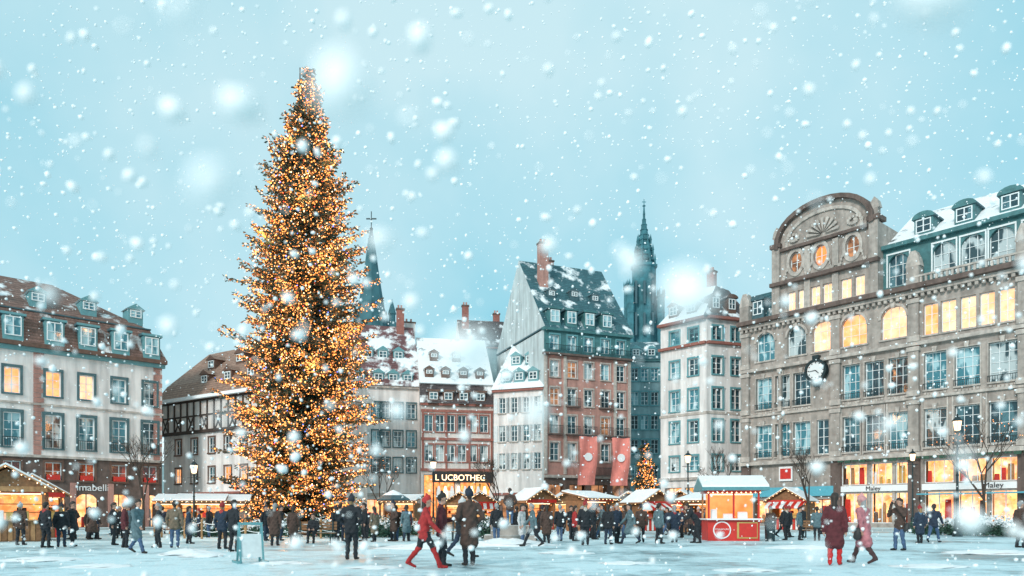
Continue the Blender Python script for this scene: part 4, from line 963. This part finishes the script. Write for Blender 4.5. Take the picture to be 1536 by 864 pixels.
for i,a in enumerate(L_):
    k,u,v,H,fc,co,tr,po=a; kw={}
    if k=='woman' and i%3!=1: kw['long']=True
    if i%4==1: kw['hat']=[(.3,.03,.03),(.03,.03,.04),(.5,.5,.5)][i%3]
    if i%3==0: kw['scarf']=[(.4,.05,.05),(.5,.45,.4),(.1,.2,.3)][(i//3)%3]
    if i%5==2: kw['bag']=(.03,.03,.03)
    if u==1252: kw=dict(long=True,boots=(.5,.02,.02),scarf=(.05,.03,.03))
    if u==1296: kw=dict(long=True,boots=(.06,.03,.03),scarf=(.7,.68,.66),hat=(.6,.3,.3),bag=(.3,.02,.05))
    if u==636: kw=dict(long=False,hat=(.4,.03,.03),boots=(.35,.02,.02),bag=(.03,.03,.03))
    if u==662: kw=dict(long=False,hat=(.02,.02,.02))
    if u==704: kw=dict(long=True,hat=(.02,.03,.05))
    kw.setdefault('hair',['hair_dark','hair_fair','hair_dark','hair_grey'][i%4])
    person(k,u,v,H,fc,co,tr,po,**kw)
person('man',765,0,1.72,D(190),BR,JE,'pocket',zoff=.755,Y=34.6)
person('woman',470,0,1.66,D(0),BK,BK,'sit',zoff=-.02,Y=YG(815)+.33)
dg=bpy.context.evaluated_depsgraph_get()
for ob,caps,tags,hd,hands,loc,face,sc,bag,pose,rnd in people:
    me=bpy.data.meshes.new_from_object(ob.evaluated_get(dg)); ob.modifiers.clear()
    npoly=len(me.polygons); nv=len(me.vertices)
    co=np.empty(nv*3); me.vertices.foreach_get('co',co); co=co.reshape(-1,3); no=np.empty(nv*3); me.vertices.foreach_get('normal',no); no=no.reshape(-1,3)
    ph=rnd.uniform(0,6); ds=np.sin(co[:,2]*38+co[:,0]*22+ph+2*np.sin(co[:,1]*14))*np.sin(co[:,0]*17-co[:,2]*9+ph)
    mk=(co[:,2]<hd.z-.22)&(co[:,2]>.12); co+=no*(ds*mk*.011)[:,None]; me.vertices.foreach_set('co',co.reshape(-1)); me.update()
    cen=np.empty(npoly*3); me.polygons.foreach_get('center',cen); cen=cen.reshape(-1,3)
    best=np.full(npoly,1e9); idx=np.zeros(npoly,int); tl=list(tags.keys())
    for p0,r0,p1,r1,t in caps:
        a=np.array(p0);d=np.array(p1)-a; l2=max(1e-9,d@d); tt=np.clip(((cen-a)@d)/l2,0,1)
        ds=np.linalg.norm(cen-(a+tt[:,None]*d),axis=1)-(r0+(r1-r0)*tt)
        if t=='leg': ds=ds+.006
        mk=ds<best; best[mk]=ds[mk]; idx[mk]=tl.index(t)
    mats=[tags[t] for t in tl]+['eye','lip']
    me.materials.clear()
    for t in mats: me.materials.append(MATS[t])
    bm=bmesh.new(); bm.from_mesh(me); bm.faces.ensure_lookup_table()
    for i,f_ in enumerate(bm.faces): f_.material_index=int(idx[i]); f_.smooth=True
    def addc(p0,r0,p1,r1,mi,n=6):
        vs=[];fs=[]; cap(vs,fs,p0,r0,p1,r1,n); V=[bm.verts.new(p) for p in vs]
        for q in fs:
            ff=bm.faces.new([V[j] for j in q]); ff.material_index=mi; ff.smooth=True
    sk=tl.index('skin')
    addc(hd+Vector((0,-.098,.02)),.010,hd+Vector((0,-.118,-.015)),.016,sk)
    for sg in (-1,1):
        addc(hd+Vector((sg*.096,.01,.015)),.014,hd+Vector((sg*.094,.012,-.02)),.011,sk)
        addc(hd+Vector((sg*.034,-.094,.022)),.011,hd+Vector((sg*.036,-.094,.022)),.011,len(tl))
    addc(hd+Vector((-.022,-.093,-.048)),.007,hd+Vector((.022,-.093,-.048)),.007,len(tl)+1)
    if pose!='pocket':
        for p,dr,sg in hands:
            ac=dr.cross(Vector((1,0,0))).normalized()
            for k,(ln) in enumerate((.072,.082,.076,.058)):
                b0=p+ac*(.027-.018*k); m1=b0+dr*ln*.5; m2=m1+(dr*.8+Vector((-sg*.6,0,0))).normalized()*ln*.5
                addc(b0,.0095,m1,.009,sk,5); addc(m1,.009,m2,.007,sk,5)
            tb=p-dr*.04+ac*.03; addc(tb,.012,tb+(dr*.6+ac*.8).normalized()*.05,.009,sk,5)
    if pose=='photo':
        vs=[(-.07,-.06,-.05),(.07,-.06,-.05),(.07,.0,-.05),(-.07,.0,-.05),(-.07,-.06,.04),(.07,-.06,.04),(.07,.0,.04),(-.07,.0,.04)]
        cpos=Vector((0,hd.y-.2,hd.z)); V=[bm.verts.new(cpos+Vector(q)) for q in vs]
        for q in ((0,1,2,3),(4,5,6,7),(0,1,5,4),(1,2,6,5),(2,3,7,6),(3,0,4,7)):
            ff=bm.faces.new([V[j] for j in q]); ff.material_index=len(tl)
        addc(cpos+Vector((0,-.06,0)),.035,cpos+Vector((0,-.13,0)),.03,len(tl),10)
    if bag:
        addc(Vector((.27,.02,.86)),.09,Vector((.27,.0,.72)),.11,len(tl),8); addc(Vector((.25,.0,.95)),.012,Vector((.02,.02,1.42)),.012,len(tl))
    bm.to_mesh(me); bm.free()
    ob.data=me; ob.location=loc; ob.rotation_euler=(0,0,face); ob.scale=(sc,)*3
# shoppers further back by the stalls and round the tree (share the same meshes), in small groups
rp=random.Random(21); src=[p for p in people if p[9] in('stand','hold','pocket','walk') and p[2]['coat'] not in (cloth(RD),cloth(PK))]
for i in range(30):
    u=rp.choice([rp.uniform(780,1050),rp.uniform(780,1050),rp.uniform(380,600),rp.uniform(600,780),rp.uniform(60,330),rp.uniform(1060,1240)]); Y=rp.uniform(35,50)
    if 380<u<600: Y=rp.uniform(33,36)
    for j in range(rp.choice([1,2,2,3,4])):
        o=rp.choice(src)[0]; c=o.copy(); scene.collection.objects.link(c)
        c.location=(XU(u,Y)+j*.6+rp.uniform(-.1,.1),Y+rp.uniform(-.6,.6),0); c.rotation_euler=(0,0,rp.uniform(0,6.28)); s_=rp.uniform(.92,1.03)*o.scale[0]; c.scale=(s_,)*3

# ================================================================ FALLING SNOW (real flakes in the air)
bm=bmesh.new(); bmesh.ops.create_icosphere(bm,subdivisions=1,radius=1); iv=np.array([v.co[:] for v in bm.verts]); ifc=np.array([[v.index for v in f_.verts] for f_ in bm.faces]); bm.free()
rg=np.random.default_rng(11)
def flakes(n,lo,hi,r0,r1,mind=.5,pw=2):
    p=rg.uniform(lo,hi,(n,3)); c=np.array((0,0,CAMH)); p=p[np.linalg.norm(p-c,axis=1)>mind]
    r=r0+(r1-r0)*rg.random(len(p))**pw; return p,r
sets=[flakes(3300,(-3,-.5,0),(3,3.2,4),.005,.021,.42),flakes(4200,(-9,3,0),(9,12,9),.009,.028),flakes(8000,(-26,12,0),(26,38,26),.014,.040)]
P=np.concatenate([a for a,b in sets]); Rr=np.concatenate([b for a,b in sets]); n=len(P); nv=len(iv)
jit=rg.uniform(.75,1.25,(n,nv,1)); V=P[:,None,:]+iv[None]*jit*Rr[:,None,None]*rg.uniform(.8,1.2,(n,1,3))
FI=(ifc[None]+(np.arange(n)*nv)[:,None,None]).reshape(-1,3)
me=bpy.data.meshes.new('falling_snow'); me.vertices.add(n*nv); me.vertices.foreach_set('co',V.reshape(-1)); me.loops.add(FI.size); me.loops.foreach_set('vertex_index',FI.reshape(-1).astype(np.int32))
me.polygons.add(len(FI)); me.polygons.foreach_set('loop_start',np.arange(0,FI.size,3,dtype=np.int32)); me.polygons.foreach_set('use_smooth',[True]*len(FI)); me.update(calc_edges=True); me.validate()
me.materials.append(MATS['snowflake']); o=bpy.data.objects.new('falling_snow',me); scene.collection.objects.link(o)

# ================================================================ SKY, SUN, CAMERA
w=bpy.data.worlds.new('World'); scene.world=w; w.use_nodes=True; nt=w.node_tree; bg=nt.nodes['Background']
sk=nd(nt,'ShaderNodeTexSky',sky_type='NISHITA'); sk.sun_disc=False; el=math.radians(24); az=math.atan2(-.45,-.8)
sk.sun_elevation=el; sk.sun_rotation=az%(2*math.pi)
tc=nd(nt,'ShaderNodeTexCoord'); n=noise(nt,tc,2.6,5,tc.outputs['Generated'],.5)
sp=nd(nt,'ShaderNodeSeparateXYZ'); nt.links.new(tc.outputs['Generated'],sp.inputs[0])
g1_=nd(nt,'ShaderNodeMath',operation='MULTIPLY_ADD'); nt.links.new(sp.outputs[2],g1_.inputs[0]); g1_.inputs[1].default_value=.4; nt.links.new(n.outputs[0],g1_.inputs[2])
cl=ramp(nt,g1_.outputs[0],[(.40,(.27,.65,.78)),(.80,(.60,.84,.90))])
sx=nd(nt,'ShaderNodeVectorMath',operation='SCALE'); nt.links.new(cl.outputs[0],sx.inputs[0]); sx.inputs['Scale'].default_value=11.0
o=mixc(nt,.88,sk.outputs[0],sx.outputs[0]); nt.links.new(o,bg.inputs[0]); bg.inputs[1].default_value=.1
sl=bpy.data.lights.new('sun','SUN'); sl.energy=2.2; sl.angle=math.radians(14); sl.color=(1,.92,.86)
so=bpy.data.objects.new('sun',sl); scene.collection.objects.link(so)
dv=Vector((math.sin(az)*math.cos(el),math.cos(az)*math.cos(el),math.sin(el))); so.rotation_euler=dv.to_track_quat('Z','Y').to_euler()
cd=bpy.data.cameras.new('camera'); cam=bpy.data.objects.new('camera',cd); scene.collection.objects.link(cam); scene.camera=cam
cam.location=(0,0,CAMH); cam.rotation_euler=(math.pi/2,0,0); cd.sensor_width=36; cd.lens=36*F/1536; cd.shift_y=(HZ-432)/1536; cd.clip_start=.05; cd.clip_end=4000
cd.dof.use_dof=True; cd.dof.focus_distance=48; cd.dof.aperture_fstop=1.1
scene.view_settings.view_transform='Standard'; scene.view_settings.look='None'; scene.view_settings.exposure=0
